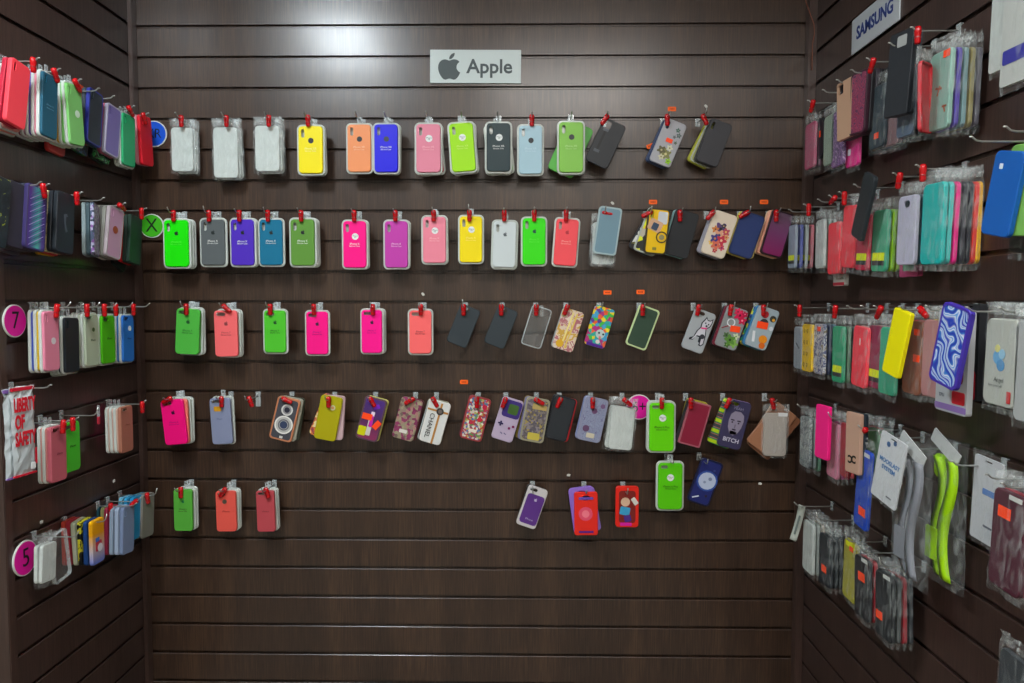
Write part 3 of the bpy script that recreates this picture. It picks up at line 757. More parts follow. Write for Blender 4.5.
stack(B, 'third', 'grey case with a cartoon bulldog', 698.5, 331, 22.5, 42, 'b', '#a2a8ac', 20, tip=(702, 305), row=9, lock=12, cam='7',
      dec=[('poly', 0, 0, [(.05, .55), (.12, .72), (.2, .6), (.32, .6), (.42, .72), (.45, .5), (.4, .3), (.28, .2), (.36, -.1), (.4, -.5), (.3, -.62), (.18, -.6), (.2, -.5), (.12, -.45), (.1, -.25), (-.05, -.25), (-.12, -.45), (-.3, -.5), (-.3, -.4), (-.15, -.3), (-.1, 0), (0, .2), (-.02, .4)], '#20242c', 'bulldog_outline'),
           ('poly', 0, 0, [(.09, .52), (.13, .64), (.21, .56), (.32, .56), (.4, .64), (.41, .48), (.36, .32), (.24, .22), (.32, -.1), (.36, -.48), (.29, -.57), (.24, -.55), (.22, -.3), (.14, -.18), (-.02, -.2), (-.12, -.4), (-.2, -.45), (-.1, -.25), (-.05, 0), (.05, .2), (.03, .4)], '#c8c8d0', 'bulldog_body'),
           ('rect', .17, .1, .26, .07, '#e03c80', 'collar', -12), ('dot', .16, .23, .035, '#20242c'), ('dot', .3, .22, .035, '#20242c'), ('dot', .24, .17, .05, '#3c4048'), ('dot', .22, -.1, .11, '#343840')])
stack(B, 'third', 'grey case printed with pink blossoms', 731.5, 328, 22, 42, 'b', '#8a8f90', 18, tip=(735, 302), row=9, lock=8, cam=None,
      dec=[('flower', .15, .34, .22, '#d01c50', '#701030'), ('flower', .33, .24, .17, '#c81848', '#f08ca0'), ('flower', .02, .41, .15, '#e0305c', '#801838'), ('flower', .36, .4, .12, '#b01040', '#e87c98'), ('ring', -.12, .12, .19, .14, '#d8dce0'), ('tag', .15, .0, .45, -10), ('flower', .08, -.28, .22, '#5c8c3c', '#2c4c20'), ('flower', .28, -.34, .18, '#7cac4c', '#3c6428'), ('flower', .3, -.16, .13, '#c8d4b0', '#6c8c50'), ('flower', -.14, -.2, .13, '#506c44', '#24341c'), ('flower', .02, -.41, .12, '#446830', '#a8c880'), ('rect', -.32, -.02, .34, .05, '#8c2838', 'printed_twig', -35)],
      back=[('b', '#6c2434', 'wine red case', {'dx': -2, 'tilt': 19}), ('b', '#2c3034', 'black case', {'dx': -3, 'tilt': 20})])
stack(B, 'third', 'pale blue case with orange and dark motifs', 762, 328, 22, 42, 'b', '#9cacb4', 20, tip=(768, 303), row=9, lock=0, cam=None,
      dec=[('dot', -.1, .32, .16, '#b83038'), ('dot', .3, .28, .15, '#3c3c34'), ('dot', .34, .26, .07, '#d89c30'), ('dot', -.02, .12, .2, '#30343c'), ('tag', -.05, .06, .5, -8), ('dot', .2, -.25, .19, '#e88c1c'), ('dot', .25, -.4, .14, '#d86820'), ('rect', -.25, -.25, .12, .5, '#dfe4e8', 'printed_panel', -15), ('dot', .38, .05, .1, '#c8d0d8')],
      back=[('b', '#3878a8', 'blue case', {'dx': -2, 'tilt': 21}), ('b', pattern('floral', ('#284c9c', '#e8e040', '#30a080'), 90), 'blue and yellow patterned case', {'dx': -3, 'tilt': 22})])
price_tag(607.5, 292.5, 'orange price tag above the rainbow case')
price_tag(640.5, 292, 'orange price tag above the luminous rim case')

# ---------------------------------------------------------------- fourth row (groove 12)
stack(B, 'fourth', 'fluorescent pink case leaning right', 174.5, 422, 22.5, 45, 'b', '#f00c78', -5.5, tip=(163, 400), row=12, lock=60, cam='7', dec=logo('#401030')+lab('iPhone 6', '#b0106c', .0),
      back=[('b', '#e87868', 'coral case', {'dx': 1.5, 'tilt': -2}), ('t', '#d8c8b8', 'pale case', {'dx': 4, 'tilt': -2, 's': 1.06}), ('t', '#b8c0b0', 'pale green case', {'dx': 6.5, 'tilt': 0, 's': 1.06})])
stack(B, 'fourth', 'lavender grey case with gold emblem', 221.5, 421, 20.5, 46, 'b', '#8088a4', -3, tip=(216, 396), row=12, lock=0, cam='7',
      dec=[('rect', -.12, .27, .36, .24, '#c8901c', 'gold_plate'), ('text', -.05, .05, .1, 'iPhone', '#60688c')],
      back=[('t', '#a8b0b0', 'grey case', {'dx': 1.4, 'tilt': -1.5, 's': 1.06})])
hook(B, 244.5, 396, 12, '=empty wire hook with long clear plate beside the lavender case', -20, longplate=True)
stack(B, 'fourth', 'case printed like an old twin lens camera', 285, 419, 23, 43.5, 'b', '#44454c', 14, tip=(280, 397), row=12, lock=-65, cam=None, border='#c07c58',
      dec=[('dot', .02, .22, .25, '#8f8e90'), ('ring', .02, .22, .25, .19, '#d0d0cc'), ('dot', .02, .22, .12, '#2c2e3c'), ('dot', .02, -.13, .40, '#b4b4b0', 'lens_face'), ('ring', .02, -.13, .40, .34, '#e0e0da'), ('ring', .02, -.13, .25, .19, '#6c6c70'), ('dot', .02, -.13, .17, '#34405c', 'lens_glass'), ('rect', .02, -.42, .14, .1, '#c8c8c4')],
      back=[('b', '#9c9c8c', 'grey rimmed case', {'dx': 2.5, 'tilt': 12}), ('b', '#3c4034', 'dark case', {'dx': 4, 'tilt': 9})])
stack(B, 'fourth', 'brushed olive gold case', 328.5, 418, 22, 44.5, 'b', '#a8a008', 11, tip=(325, 396), row=12, lock=0, cam=None,
      dec=[('hole', .12, .25, .12, '#c8c8a0'), ('dot', .12, .25, .07, '#c08858')],
      back=[('b', '#c2a4a8', 'dusty pink case', {'dx': 4, 'tilt': 4, 'step': .012}), ('b', pattern('blotch', ('#e8d8a0', '#d87838', '#8c3c50'), 60), 'orange patterned case', {'dx': -3.5, 'tilt': 22})])
stack(B, 'fourth', 'purple case with yellow and white shapes', 371.5, 419, 22.5, 43.5, 'b', pattern('grad', ('#8c2c58', '#48285c', '#4c2c80'), 1), 15, tip=(368, 397), row=12, lock=-30, cam=None, border='#5c4450',
      dec=[('rect', -.28, -.3, .35, .42, '#c8c80c', 'printed_panel'), ('rect', 0, -.2, .2, .7, '#c8c4bc', 'printed_panel'), ('rect', .02, .1, .16, .3, '#e8d8e8', 'printed_panel'), ('rect', .1, .3, .3, .2, '#7428c0', 'printed_panel', -30), ('rect', .02, -.05, .16, .5, '#c01c9c', 'printed_panel'), ('tag', -.2, .04, .45, 0), ('tag', .3, -.1, .4, -60)],
      back=[('b', '#c8c46c', 'pale rimmed case', {'dx': .8, 'tilt': 15})])
stack(B, 'fourth', 'faded floral case with dark pink roses', 407.5, 419, 22, 42, 'b', pattern('floral', ('#8c7c6c', '#7c2c54', '#9c9478', '#a87c74', '#6c5c54', '#8c3460', '#948c70'), 110), 15, tip=(410, 397), row=12, lock=60, cam=None,
      dec=[('rect', -.05, -.3, .36, .16, '#d8d4cc', 'label_plate')],
      back=[('b', '#5c2c34', 'maroon case', {'dx': 1.5, 'tilt': 13})])
stack(B, 'fourth', 'white case with gold ribbons and black capitals', 435, 422, 22, 43, 'b', '#d4d6d4', 16, tip=(432, 400), row=12, lock=-28, cam=None, border='#dcdcd8', d=.072,
      dec=[('rect', .1, -.02, .09, 1.9, '#b07c3c', 'gold_ribbon'), ('rect', 0, .27, .95, .09, '#b07c3c', 'gold_ribbon'), ('dot', .1, .27, .17, '#3c3836', 'camellia'), ('dot', .1, .27, .09, '#6c6460', 'camellia_centre'), ('text', -.2, -.1, .30, 'CHANEL', '#202024', 90)],
      back=[('cl', 0, 'clear rim case', {'dx': -2, 'tilt': 17}), ('b', '#908c78', 'khaki case', {'dx': -1, 'tilt': 12})])
stack(B, 'fourth', 'confetti floral case with red edge', 475.5, 418.5, 22.5, 44, 'b', pattern('floral', ('#c8c0b0', '#b83050', '#5c8c4c', '#b0a858', '#7c3c64', '#506c9c', '#d8d4c8', '#b0382c'), 150), 14, tip=(476, 392), row=12, lock=0, cam=None, border='#98383c',
      dec=[('rect', 0, -.28, .36, .14, '#e0d8c8', 'label_plate'), ('dot', .28, .3, .11, '#c02040'), ('dot', .2, 0, .11, '#c02838'), ('dot', -.15, -.1, .1, '#b83048')],
      back=[('b', '#5c2c34', 'dark red case', {'dx': -1, 'tilt': 15})])
stack(B, 'fourth', 'pale lilac case printed like a handheld game', 507.5, 419.5, 22, 43, 'b', '#b4a4bc', 17, tip=(505, 398), row=12, lock=22, cam=None,
      dec=[('rect', .06, .26, .82, .8, '#3c2c74', 'screen_surround'), ('rect', .12, .26, .46, .46, '#42642c', 'screen'), ('rect', -.25, -.12, .24, .08, '#28204c', 'direction_pad'), ('rect', -.25, -.12, .08, .24, '#28204c', 'direction_pad'), ('dot', .18, -.18, .06, '#7c1c54', 'button'), ('dot', .34, -.12, .06, '#7c1c54', 'button'), ('rect', -.1, -.33, .12, .05, '#6c6488', 'button', 25), ('rect', .07, -.33, .12, .05, '#6c6488', 'button', 25)])
stack(B, 'fourth', 'grey case with gold glitter corners', 535, 420, 24, 44, 'b', pattern('glitter', ('#5c5454', '#7c7470', '#9c8c48', '#645c64', '#847c84', '#54505c'), 160), 10, tip=(537, 398), row=12, lock=-60, cam=None, border='#98947c',
      dec=[('rect', .05, -.37, .5, .3, '#c0b048', 'gold_foil'), ('rect', .1, .3, .6, .2, '#b8a060', 'gold_foil')],
      back=[('b', '#78789c', 'lilac grey case', {'dx': -2, 'tilt': 11}), ('b', '#7c6c28', 'olive case', {'dx': -3.5, 'tilt': 14})])
stack(B, 'fourth', 'black case with red back edge', 560.5, 418.5, 22, 44, 'b', '#2b2f33', 14, tip=(561, 397), row=12, lock=25, cam=None, border='#26292d', d=.075,
      back=[('b', '#c82c34', 'red case', {'dx': 1.6, 'tilt': 13, 'dy': .8}), ('b', '#24262a', 'black case', {'dx': -2, 'tilt': 15})])
stack(B, 'fourth', 'grey blue case with paisley print', 592.5, 419.5, 24, 44, 'b', pattern('swirl', ('#6c6c90', '#a0a8b8', '#70789c', '#9098b0'), 30), 12, tip=(594, 397), row=12, lock=0, cam=None, border='#8c90a8',
      dec=[('dot', 0, .2, .12, '#6c4c70'), ('dot', .3, .34, .1, '#74587c'), ('dot', -.2, -.22, .14, '#644868'), ('rect', .04, -.36, .34, .2, '#c8c0a8', 'label_plate')],
      back=[('b', '#7c84a8', 'blue grey case', {'dx': -1.2, 'tilt': 13})])
stack(B, 'fourth', 'milky bagged case beside the 6+ sign', 622, 424.5, 28, 54, 'g', frost, 5, tip=(627, 402), row=12, lock=-50, cam=None, d=.065,
      back=[('g', frost, 'milky bagged case', {'dx': -8, 'tilt': 7, 'cam': None})])
stack(B, 'fourth', 'neon green case with round sticker', 661.5, 427, 28.5, 52, 't', '#64d404', tip=(664.5, 400), row=12, lock=0, cam='7s', dec=stick(.19)+lab('iPhone 6 Plus', '#2c5c10', 0),
      back=[('t', '#a8c890', 'pale green case', {'dx': -.8})])
stack(B, 'fourth', 'burgundy leather case with pink edge', 694.5, 424, 22.5, 44, 'b', '#862038', 15, tip=(694, 400), row=12, lock=0, cam=None, border='#a45c68', opts={'r': .06},
      back=[('b', '#2c2c2e', 'black case', {'dx': -2.5, 'tilt': 17, 'opts': {'r': .08}}), ('b', '#a89c38', 'mustard edged case', {'dx': -1, 'dy': -1.5, 'tilt': 14})])
stack(B, 'fourth', 'navy case printed with a bearded face', 734, 424.5, 24, 48, 'b', '#3a3654', 14, tip=(733, 400), row=12, lock=25, cam='7',
      dec=[('poly', 0, 0, [(-.24, .42), (-.1, .56), (.14, .57), (.3, .44), (.34, .2), (.3, -.1), (.2, -.34), (.03, -.46), (-.13, -.38), (-.25, -.12), (-.28, .15)], '#8c8498', 'printed_face'),
           ('rect', -.12, .09, .15, .05, '#24202e', 'printed_brow'), ('rect', .15, .09, .15, .05, '#24202e', 'printed_brow'), ('dot', -.12, .045, .035, '#24202e'), ('dot', .15, .045, .035, '#24202e'), ('rect', .03, -.03, .05, .16, '#6c6478', 'printed_nose'), ('rect', .02, -.1, .16, .05, '#2c2838', 'printed_mouth'), ('rect', .02, -.17, .28, .14, '#4c4458', 'printed_beard'),
           ('text', .02, -.33, .24, 'BITCH', '#c4c0d0', 0, .0004), ('text', 0, .34, .17, 'YEAH', '#8c88a0')],
      back=[('b', '#8c7cb0', 'lilac edged case', {'dx': .8, 'tilt': 13}), ('b', pattern('stripes', ('#b8d418', '#48a048', '#285878', '#b87858', '#384048'), 9, rotz=PI/2), 'strip patterned case', {'dx': -5.5, 'tilt': 21})])
stack(B, 'fourth', 'grey bagged case over brown leather ones', 775, 431, 27, 54, 'g', '#a49c94', 1, tip=(777, 400), row=12, lock=-12, cam=None, d=.075,
      dec=[('rect', .3, .47, .4, .16, '#d8d8d8', 'size_label')],
      back=[('b', '#9c6c50', 'tan brown case leaning left', {'dx': -2.5, 'dy': -2, 'tilt': 38, 's': .92, 'opts': {'r': .1}}), ('b', '#8c5c42', 'brown case leaning right', {'dx': 2, 'dy': 3, 'tilt': 39, 's': .96, 'opts': {'r': .1}}), ('b', '#a88468', 'light brown case', {'dx': -2, 'tilt': 32, 's': .9, 'opts': {'r': .1}})])
price_tag(464, 382, 'orange price tag above the confetti floral case')

# ---------------------------------------------------------------- fifth row (groove 15, two hooks in groove 14)
stack(B, 'fifth', 'green case at the left end', 183.5, 510, 18.5, 41.5, 'b', '#55a83c', 0, tip=(174.5, 488), row=15, lock=0, cam=None, dec=logo('#1c7844')+lab('iPhone 5', '#3c4c20', .03),
      back=[('t', '#c4ccc0', 'pale grey case', {'dx': 1.5, 'tilt': 0, 's': 1.03}), ('t', '#c8d0c4', 'white case', {'dx': 3, 'tilt': 0, 's': 1.03})])
stack(B, 'fifth', 'orange red case with round window', 226.5, 511, 20, 40.5, 'b', '#e4584c', -1, tip=(219, 490), row=15, lock=35, cam='7', dec=rdot(.24, '#5c5044', -.05)+[('text', 0, 0, .13, 'iPhone', '#a84038')],
      back=[('t', '#d0ccc0', 'cream case', {'dx': 1.8, 'tilt': 0, 's': 1.03}), ('t', '#c8ccc0', 'white case', {'dx': 2.8, 'tilt': 0, 's': 1.03})])
stack(B, 'fifth', 'dusky red case, third from the left', 266, 511, 18, 41, 'b', '#b84850', -1.5, tip=(261.5, 488), row=15, lock=-18, cam='7', dec=[('text', 0, .0, .13, 'iPhone', '#843038')],
      back=[('t', '#d0b8b0', 'pale pink case', {'dx': 1.6, 'tilt': -3, 's': 1.04}), ('t', '#ccd0c0', 'white case', {'dx': 2.6, 'tilt': -1.5, 's': 1.04})])
stack(B, 'fifth', 'white case with purple metal panel', 532, 507, 20.5, 41, 'b', '#c8c4c4', 19, tip=(533, 487), row=15, cam='7',
      dec=[('rect', .03, -.05, .86, 1.5, '#5c3484', 'purple_metal_panel'), ('apple', .05, .2, .17, '#b8a8cc'), ('text', .05, -.3, .14, 'iPhone', '#b0a0c4')],
      back=[('b', '#34302e', 'black case', {'dx': -.8, 'tilt': 17})])
stack(B, 'fifth', 'red open frame case', 586, 513.5, 23.5, 43, 'b', '#e42c20', -1, tip=(587, 490), row=15, cam='c', d=.075, opts={'r': .1},
      dec=[('rect', 0, -.42, .62, .09, '#5c2484', 'slot_window'), ('rect', .0, .36, .62, .11, '#6c50b0', 'slot_window'), ('dot', -.02, .0, .3, '#e4506c', 'rubber_charm'), ('dot', -.02, .0, .16, '#f07c8c', 'rubber_charm_centre')],
      back=[('b', '#8c6cc8', 'purple frilled case', {'dx': -2.5, 'dy': -3, 'tilt': -8, 's': 1.06}), ('b', '#9c7cd4', 'lilac case', {'dx': .5, 'dy': -1.5, 'tilt': -10, 's': 1.03})])
stack(B, 'fifth', 'red case with blue and pink rubber relief', 627, 506.5, 23, 41, 'b', '#e0281c', 0, tip=(628, 488), row=15, cam=None, opts={'r': .14},
      dec=[('rect', 0, 0, .72, 1.42, '#7c2420', 'recessed_panel'), ('dot', -.08, .12, .2, '#d8b498', 'rubber_relief'), ('rect', -.1, -.1, .44, .36, '#3c9cc8', 'rubber_relief', 10), ('rect', .02, -.28, .3, .3, '#4c2c80', 'rubber_relief', -12), ('rect', -.05, -.42, .5, .14, '#d8209c', 'rubber_relief'), ('rect', .32, .14, .2, .34, '#d8d8d0', 'rubber_relief', -35)])
stack(B, 'fifth', 'large neon green case in tray, hung highest', 670, 486, 28, 50, 't', '#58c808', tip=(674, 461), row=14, cam='7s', dec=stick(.19, 0)+lab('iPhone 6 Plus', '#2c5c10', 0))
stack(B, 'fifth', 'night blue case printed with a full moon', 705, 482, 23, 45.5, 'b', '#232a68', 19, tip=(708, 459), row=14, cam=None, border='#1c2040',
      dec=[('dot', .05, .04, .46, '#34509c', 'moon_halo'), ('dot', .05, .04, .38, '#b4c0d8', 'moon'), ('dot', .15, .1, .08, '#7884a4'), ('dot', -.04, 0, .06, '#8490b0'), ('rect', -.2, -.36, .3, .06, '#c8d0e0', 'moonlit_cloud', -30), ('dot', .2, .3, .05, '#3c4884'), ('dot', .22, -.28, .06, '#2c2438')])

def speck(wall, px, py, desc):
    p = pt(wall, px, py, .0008)
    M = Matrix.Translation(p) @ Matrix.Rotation(WROT[wall], 4, 'Z') @ Matrix.Rotation(random.uniform(-1, 1), 4, 'Y')
    bm = S_([(-.006, -.003), (.004, -.005), (.007, .001), (.002, .004), (-.005, .003)], (), .0006, -.0008, 0)
    o = link('paper_scrap', bm, mat('#cfcfc8', .7)); o.matrix_world = M
    tag(o, desc, 'paper scrap', 'torn label scraps left on the walls')
speck('b', 568.5, 475, 'tiny torn white scrap above the purple panelled case')
speck('b', 760, 483.5, 'tiny white scrap below the brown leather cases')
speck('b', 423, 294, 'tiny white scrap above the salmon case with dark lettering')
speck('b', 612.5, 203, 'tiny white scrap above the blue grey case')
speck('b', 706, 106, 'tiny white scrap above the charcoal case')
speck('l', 114, 481, 'tiny white scrap low on the left wall near the corner')
speck('l', 41.5, 522, 'tiny white scrap above the number 5 sign')

# ================================================================== LEFT WALL
L = 'l'
T = '#c8ccc8'
stack(L, 'top', 'coral red case, nearest the camera', 16, 94, 30, 66, 'b', '#ee4450', 10, .080, cam='x', dims=(.074, .158), tip=(40, 60), row=3, lock=0, yaw=-2,
      back=[('b', '#a81c34', 'dark red case', {'dx': -2, 'tilt': 12}), ('t', '#d89088', 'pink case', {'tilt': 4, 'dy': 3, 'dx': 6}), ('t', '#c46c5c', 'rusty case', {'tilt': 3, 'dy': 5, 'dx': 9})])
stack(L, 'top', 'petrol blue case in tray', 47, 106, 21, 63, 't', '#20566c', 4, .088, cam='x', dims=(.080, .17), tip=(61, 70), row=3, lock=-30, yaw=-1, dec=lab('iPhone 11', '#5c8ca0', 0),
      back=[('t', '#c87888', 'dusty pink case'), ('t', '#5c4490', 'purple case'), ('t', '#b08894', 'mauve case'), ('t', '#a4606c', 'dark rose case')])
stack(L, 'top', 'pale green case with round sticker', 73, 115, 21, 60, 't', '#7cc06c', -4, .088, cam='x', dims=(.082, .168), tip=(82, 82), row=3, lock=-45, yaw=-2, dec=[('dot', .1, .02, .16, '#c8dcc8', 'round_sticker')],
      back=[('t', '#6cb458', 'green case', {'tilt': 0}), ('t', '#c89828', 'amber case', {'tilt': 1}), ('t', '#b08c3c', 'ochre case', {'tilt': 3}), ('b', '#b8302c', 'red case', {'tilt': 6, 'dy': 7, 'dx': 2})])
stack(L, 'top', 'dark case with blue rim', 93, 118, 14, 56, 'b', '#2c343c', 8, .080, cam='x', dims=(.078, .156), tip=(100, 90), row=3, border='#2c3488',
      back=[('b', '#343c44', 'slate case'), ('b', '#d04820', 'orange case', {'dx': -2, 'dy': -2}), ('b', pattern('blotch', ('#204878', '#181c20', '#287c3c'), 50), 'dark patterned case', {'dy': 9, 'tilt': 12})])
stack(L, 'top', 'lavender case in clear bumper', 111, 131, 18, 54, 'b', '#786ca8', 9, .080, cam='x', dims=(.078, .15), tip=(115, 101), row=3, border='#a8a4b8', yaw=-4,
      back=[('b', '#a85870', 'pink edged case'), ('b', pattern('blotch', ('#3c8c4c', '#182018', '#70b080'), 60), 'green patterned case', {'dy': 6, 'tilt': 12}), ('b', '#24282c', 'black case', {'dy': 7, 'tilt': 14})])
stack(L, 'top', 'emerald case in tray', 126.5, 140.5, 18, 56, 't', '#28a068', 2, .088, cam='x', dims=(.084, .165), tip=(135, 109), row=3, lock=-50, yaw=-4,
      back=[('t', '#b8c4b8', 'pale case')])
stack(L, 'top', 'bright red case nearest the corner', 144.5, 141, 15, 54, 'b', '#e02434', -4, .086, cam='x', dims=(.078, .155), tip=(149, 117), row=3, lock=-30, yaw=-2,
      back=[('b', '#d88c98', 'pink case'), ('b', '#24302c', 'black case', {'tilt': -1})])
# second row
stack(L, 'second', 'dark case with yellow marks', -4, 211, 24, 62, 'b', pattern('blotch', ('#1c2428', '#202c34', '#1c2428', '#242c30', '#283438', '#a8b410', '#206c98'), 30), 10, .080, cam=None, dims=(.08, .165), tip=(42, 182), row=6,
      back=[])
stack(L, 'second', 'dark smoky case', 14, 215, 16, 60, 'b', '#34323c', 8, .074, cam=None, dims=(.07, .158), opts={},
      back=[('b', '#28282c', 'black case', {'tilt': 6}), ('b', '#4c4c50', 'slate case', {'tilt': 9})])
stack(L, 'second', 'purple and teal striped case', 34, 218, 25, 62, 'b', pattern('grad', ('#4c347c', '#54428c', '#54b0a4', '#5488a0', '#58448c', '#4c347c'), 1, .25, rotz=PI/2), 7, .084, cam=None, dims=(.082, .162), tip=(50, 184), row=6, lock=-10, border='#38305c', yaw=-2,
      dec=[('rect', 0, -.40+.05*i, .84, .018, '#9c90cc' if i % 2 else '#3c3c78', 'printed_stripe', -30) for i in range(17)],
      back=[('b', '#343844', 'graphite case'), ('b', '#2c2c34', 'black case'), ('b', '#4c444c', 'smoky case'), ('b', '#34303c', 'dark plum case'), ('b', '#54505c', 'dark grey case', {'tilt': 9, 'dy': 3})])
stack(L, 'second', 'black case with curved emblem', 63, 223, 23, 60, 'b', '#272c31', 6, .084, cam=None, dims=(.082, .16), tip=(83, 193), row=6, lock=0, yaw=-2, dec=[('poly', 0, 0, [(-.12, .3), (.05, .35), (.12, .25), (.02, .24), (.0, 0), (.12, -.3), (.02, -.36), (-.08, 0)], '#4c545c', 'raised_emblem')],
      back=[('b', '#20242a', 'black case', {'dx': -1}), ('b', pattern('glitter', ('#b8a878', '#c8b88c', '#8c7c58'), 200), 'gold glitter case', {'dx': -2}), ('b', '#c42430', 'red case', {'tilt': 8, 'dy': 1}), ('b', '#b88c18', 'amber case', {'tilt': 3, 'dy': 2})])
stack(L, 'second', 'purple glitter case', 94, 230, 14, 54, 'b', pattern('glitter', ('#7c4c90', '#4c5c78', '#a8a8c0', '#2c3448'), 160), 5, .070, cam=None, dims=(.078, .15), tip=(105, 201), row=6, yaw=20,
      back=[('b', '#3c5058', 'slate case'), ('b', '#8c9ca0', 'silver case')])
stack(L, 'second', 'pink quilted case with round window', 113, 233, 22, 55, 'b', '#b88ca8', 10, .080, cam='x', dims=(.080, .152), tip=(126, 204), row=6, lock=-70, border='#a89ca0', yaw=-4, dec=[('dot', -.02, .06, .17, '#98402c', 'round_window')],
      back=[('b', '#8c8c84', 'clear grey case'), ('b', '#6c6c68', 'smoky case', {'tilt': 12}), ('b', '#c8c4b8', 'pale case', {'tilt': 13})])
stack(L, 'second', 'dark green case nearest the corner', 133.5, 240, 13, 50, 'b', '#24382f', 8, .080, cam=None, dims=(.078, .15), tip=(147, 212), row=6, lock=0, opts={'r': .08},
      back=[('b', '#2c3c34', 'black green case'), ('b', '#d02028', 'red case', {'tilt': 10}), ('b', '#14161a', 'black case', {'tilt': 28, 'dy': 8})])
# third row
stack(L, 'third', 'rose pink case in tray', 50, 341, 21, 63, 't', '#d88098', 0, .085, cam='x', dims=(.068, .163), tip=(71, 302), row=9, lock=12, yaw=-1, dec=[('dot', .1, 0, .15, '#d8d0d4', 'round_sticker')],
      back=[('t', '#c8a818', 'yellow case'), ('t', '#2c48a8', 'royal blue case', {'tilt': 1})])
stack(L, 'third', 'black case under shiny tray lid', 70.5, 345, 19, 60, 't', '#20262c', 1, .080, cam='x', dims=(.070, .158), tip=(84, 304), row=9, yaw=-2,
      back=[('t', '#384048', 'dark grey case'), ('t', T, 'white case', {'dy': 2, 'tilt': 2})])
stack(L, 'third', 'pale sage case with green emblem', 90.5, 340, 18, 57, 't', '#a8b49c', 0, .080, cam='7', dims=(.070, .157), tip=(100, 302), row=9, lock=0, yaw=-2, dec=[('dot', .1, .2, .1, '#3c5c30', 'round_emblem'), ('text', .05, .0, .13, 'iPhone', '#4c5c48')],
      back=[('t', '#b8c0ac', 'cream case'), ('t', T, 'white case')])
stack(L, 'third', 'vivid green case in tray', 107, 339.5, 12, 54, 't', '#4cb414', 0, .080, cam='7', dims=(.080, .152), tip=(117, 303), row=9, lock=0, dec=[('text', .05, .02, .13, 'iPhone', '#2c6410')],
      back=[('t', '#88b870', 'pale green case')])
stack(L, 'third', 'sky blue case with round sticker', 127, 338.5, 14.5, 54, 't', '#2c70c4', 1, .080, cam='7', dims=(.068, .153), tip=(150, 303), row=9, lock=0, yaw=-2, dec=[('dot', .1, .22, .14, '#d8e0e8', 'round_sticker'), ('text', .05, .0, .13, 'iPhone', '#1c3c80')], hookd=.12,
      back=[('t', '#2c70b4', 'blue case'), ('t', '#4c88a0', 'teal blue case')])
hook(L, 133, 302, 9, '=wire hook above the vivid green case in the third left row', 0, d=.12)
# fourth row
def letter_bag(px, py, d, w, h, desc, edge, M=None):
    if M is None:
        M = Matrix.Translation(pt('l', px+2.5, py, d)) @ Matrix.Rotation(PI/2-rad(6), 4, 'Z')
    r = empty('printed_pouch', M); tag(r, desc, 'pouch', 'printed pouches on the left wall')
    bag_part(r, w, h, .005, -.005, 0, mat('#b4bcbe', .3, 0, 'white_pouch_film'), .02, 'pouch_body')
    for z in (h/2-.006, -h/2+.003):
        link('pouch_edge', S_(rrect(w, .008 if z > 0 else .004, .001, 1, 0, z), (), .002, -.0035, 0), mat(edge, .4), r)
    return r, M
mw, mh = .068, .218
r, M = letter_bag(21, 431, .075, mw, mh, 'white pouch with red capitals hanging on the left wall', '#c81c34')
for i, t in enumerate(('LIBERTY', 'OF', 'SAFETY')):
    s = {'LIBERTY': 1, 'OF': .36, 'SAFETY': .9}[t]
    link('lettering', moved(text_bm(t, .045, 0, .0003, sx={0: .40, 1: .50, 2: .42}[i], bold=.0018), -.002 if i != 1 else -.018, -.0074, .064-.041*i), mat('#d02030', .5), r)
link('small_emblem', S_(rrect(.014, .016, .003, 2, .020, -.088), (), -.0055, -.0068, 0), mat('#e0e4e4', .5), r)
link('red_bar', S_(rrect(.005, .04, .001, 1, .030, -.065), (), -.0055, -.0068, 0), mat('#c02030', .5), r)
letter_bag(0, 0, 0, mw, mh, 'pouch with purple edge directly behind the pouch with red capitals', '#7c5ca0', Matrix.Translation((-.014, -.006, -.004)) @ M)
hook(L, 52, 385, 11, 'white pouch with red capitals', None, d=.105)
stack(L, 'fourth', 'dusty rose case, frontmost of three', 57.5, 453.5, 14, 56, 'b', '#b85c68', 1, .074, cam='7', dims=(.062, .146), tip=(70, 421), row=12, lock=12, yaw=-1, dec=[('text', .05, .0, .13, 'iPhone', '#843c48')], step=.0125,
      back=[('t', '#bc7470', 'rose case', {'cam': '7', 's': 1.03}), ('t', '#b88078', 'pale rose case', {'cam': '7', 's': 1.03})])
stack(L, 'fourth', 'bright green case touching the rose one', 70.5, 447, 15, 50, 'b', '#48bc30', 0, .072, cam='7', dims=(.070, .134), tip=(79, 417), row=12, lock=0, yaw=-1, dec=[('text', .05, .02, .13, 'iPhone', '#2c6818')])
hook(L, 98, 402, 12, 'tiny red tipped clip, fourth left row', None)
c = pt(L, 98.5, 414, .08)
r = empty('small_clip', Matrix.Translation(c) @ Matrix.Rotation(PI/2, 4, 'Z')); tag(r, 'small clear clip with red tip hanging on a left wall hook', 'clip')
link('clip_body', S_(rrect(.009, .034, .003, 2, 0, .008), (circ(0, .019, .002, 8),), .0015, -.0015, 0), CLEAR(), r)
link('red_tip', S_(rrect(.009, .022, .003, 2, 0, -.018), (), .002, -.002, 0), mat('#b83040', .4), r)
stack(L, 'fourth', 'bronze case nearest the corner', 125.8, 429, 12.5, 50, 'b', '#a46c58', 0, .090, cam='7', dims=(.062, .140), tip=(146, 400), row=12, lock=0, yaw=-2, dec=[('text', .05, .1, .13, 'iPhone', '#845040')], step=.0125, hookd=.12, lockd=.108,
      back=[('t', '#c0a090', 'beige case', {'cam': '7'}), ('t', '#b8988c', 'beige case', {'cam': '7'}), ('t', '#b09488', 'taupe case', {'cam': '7'})])
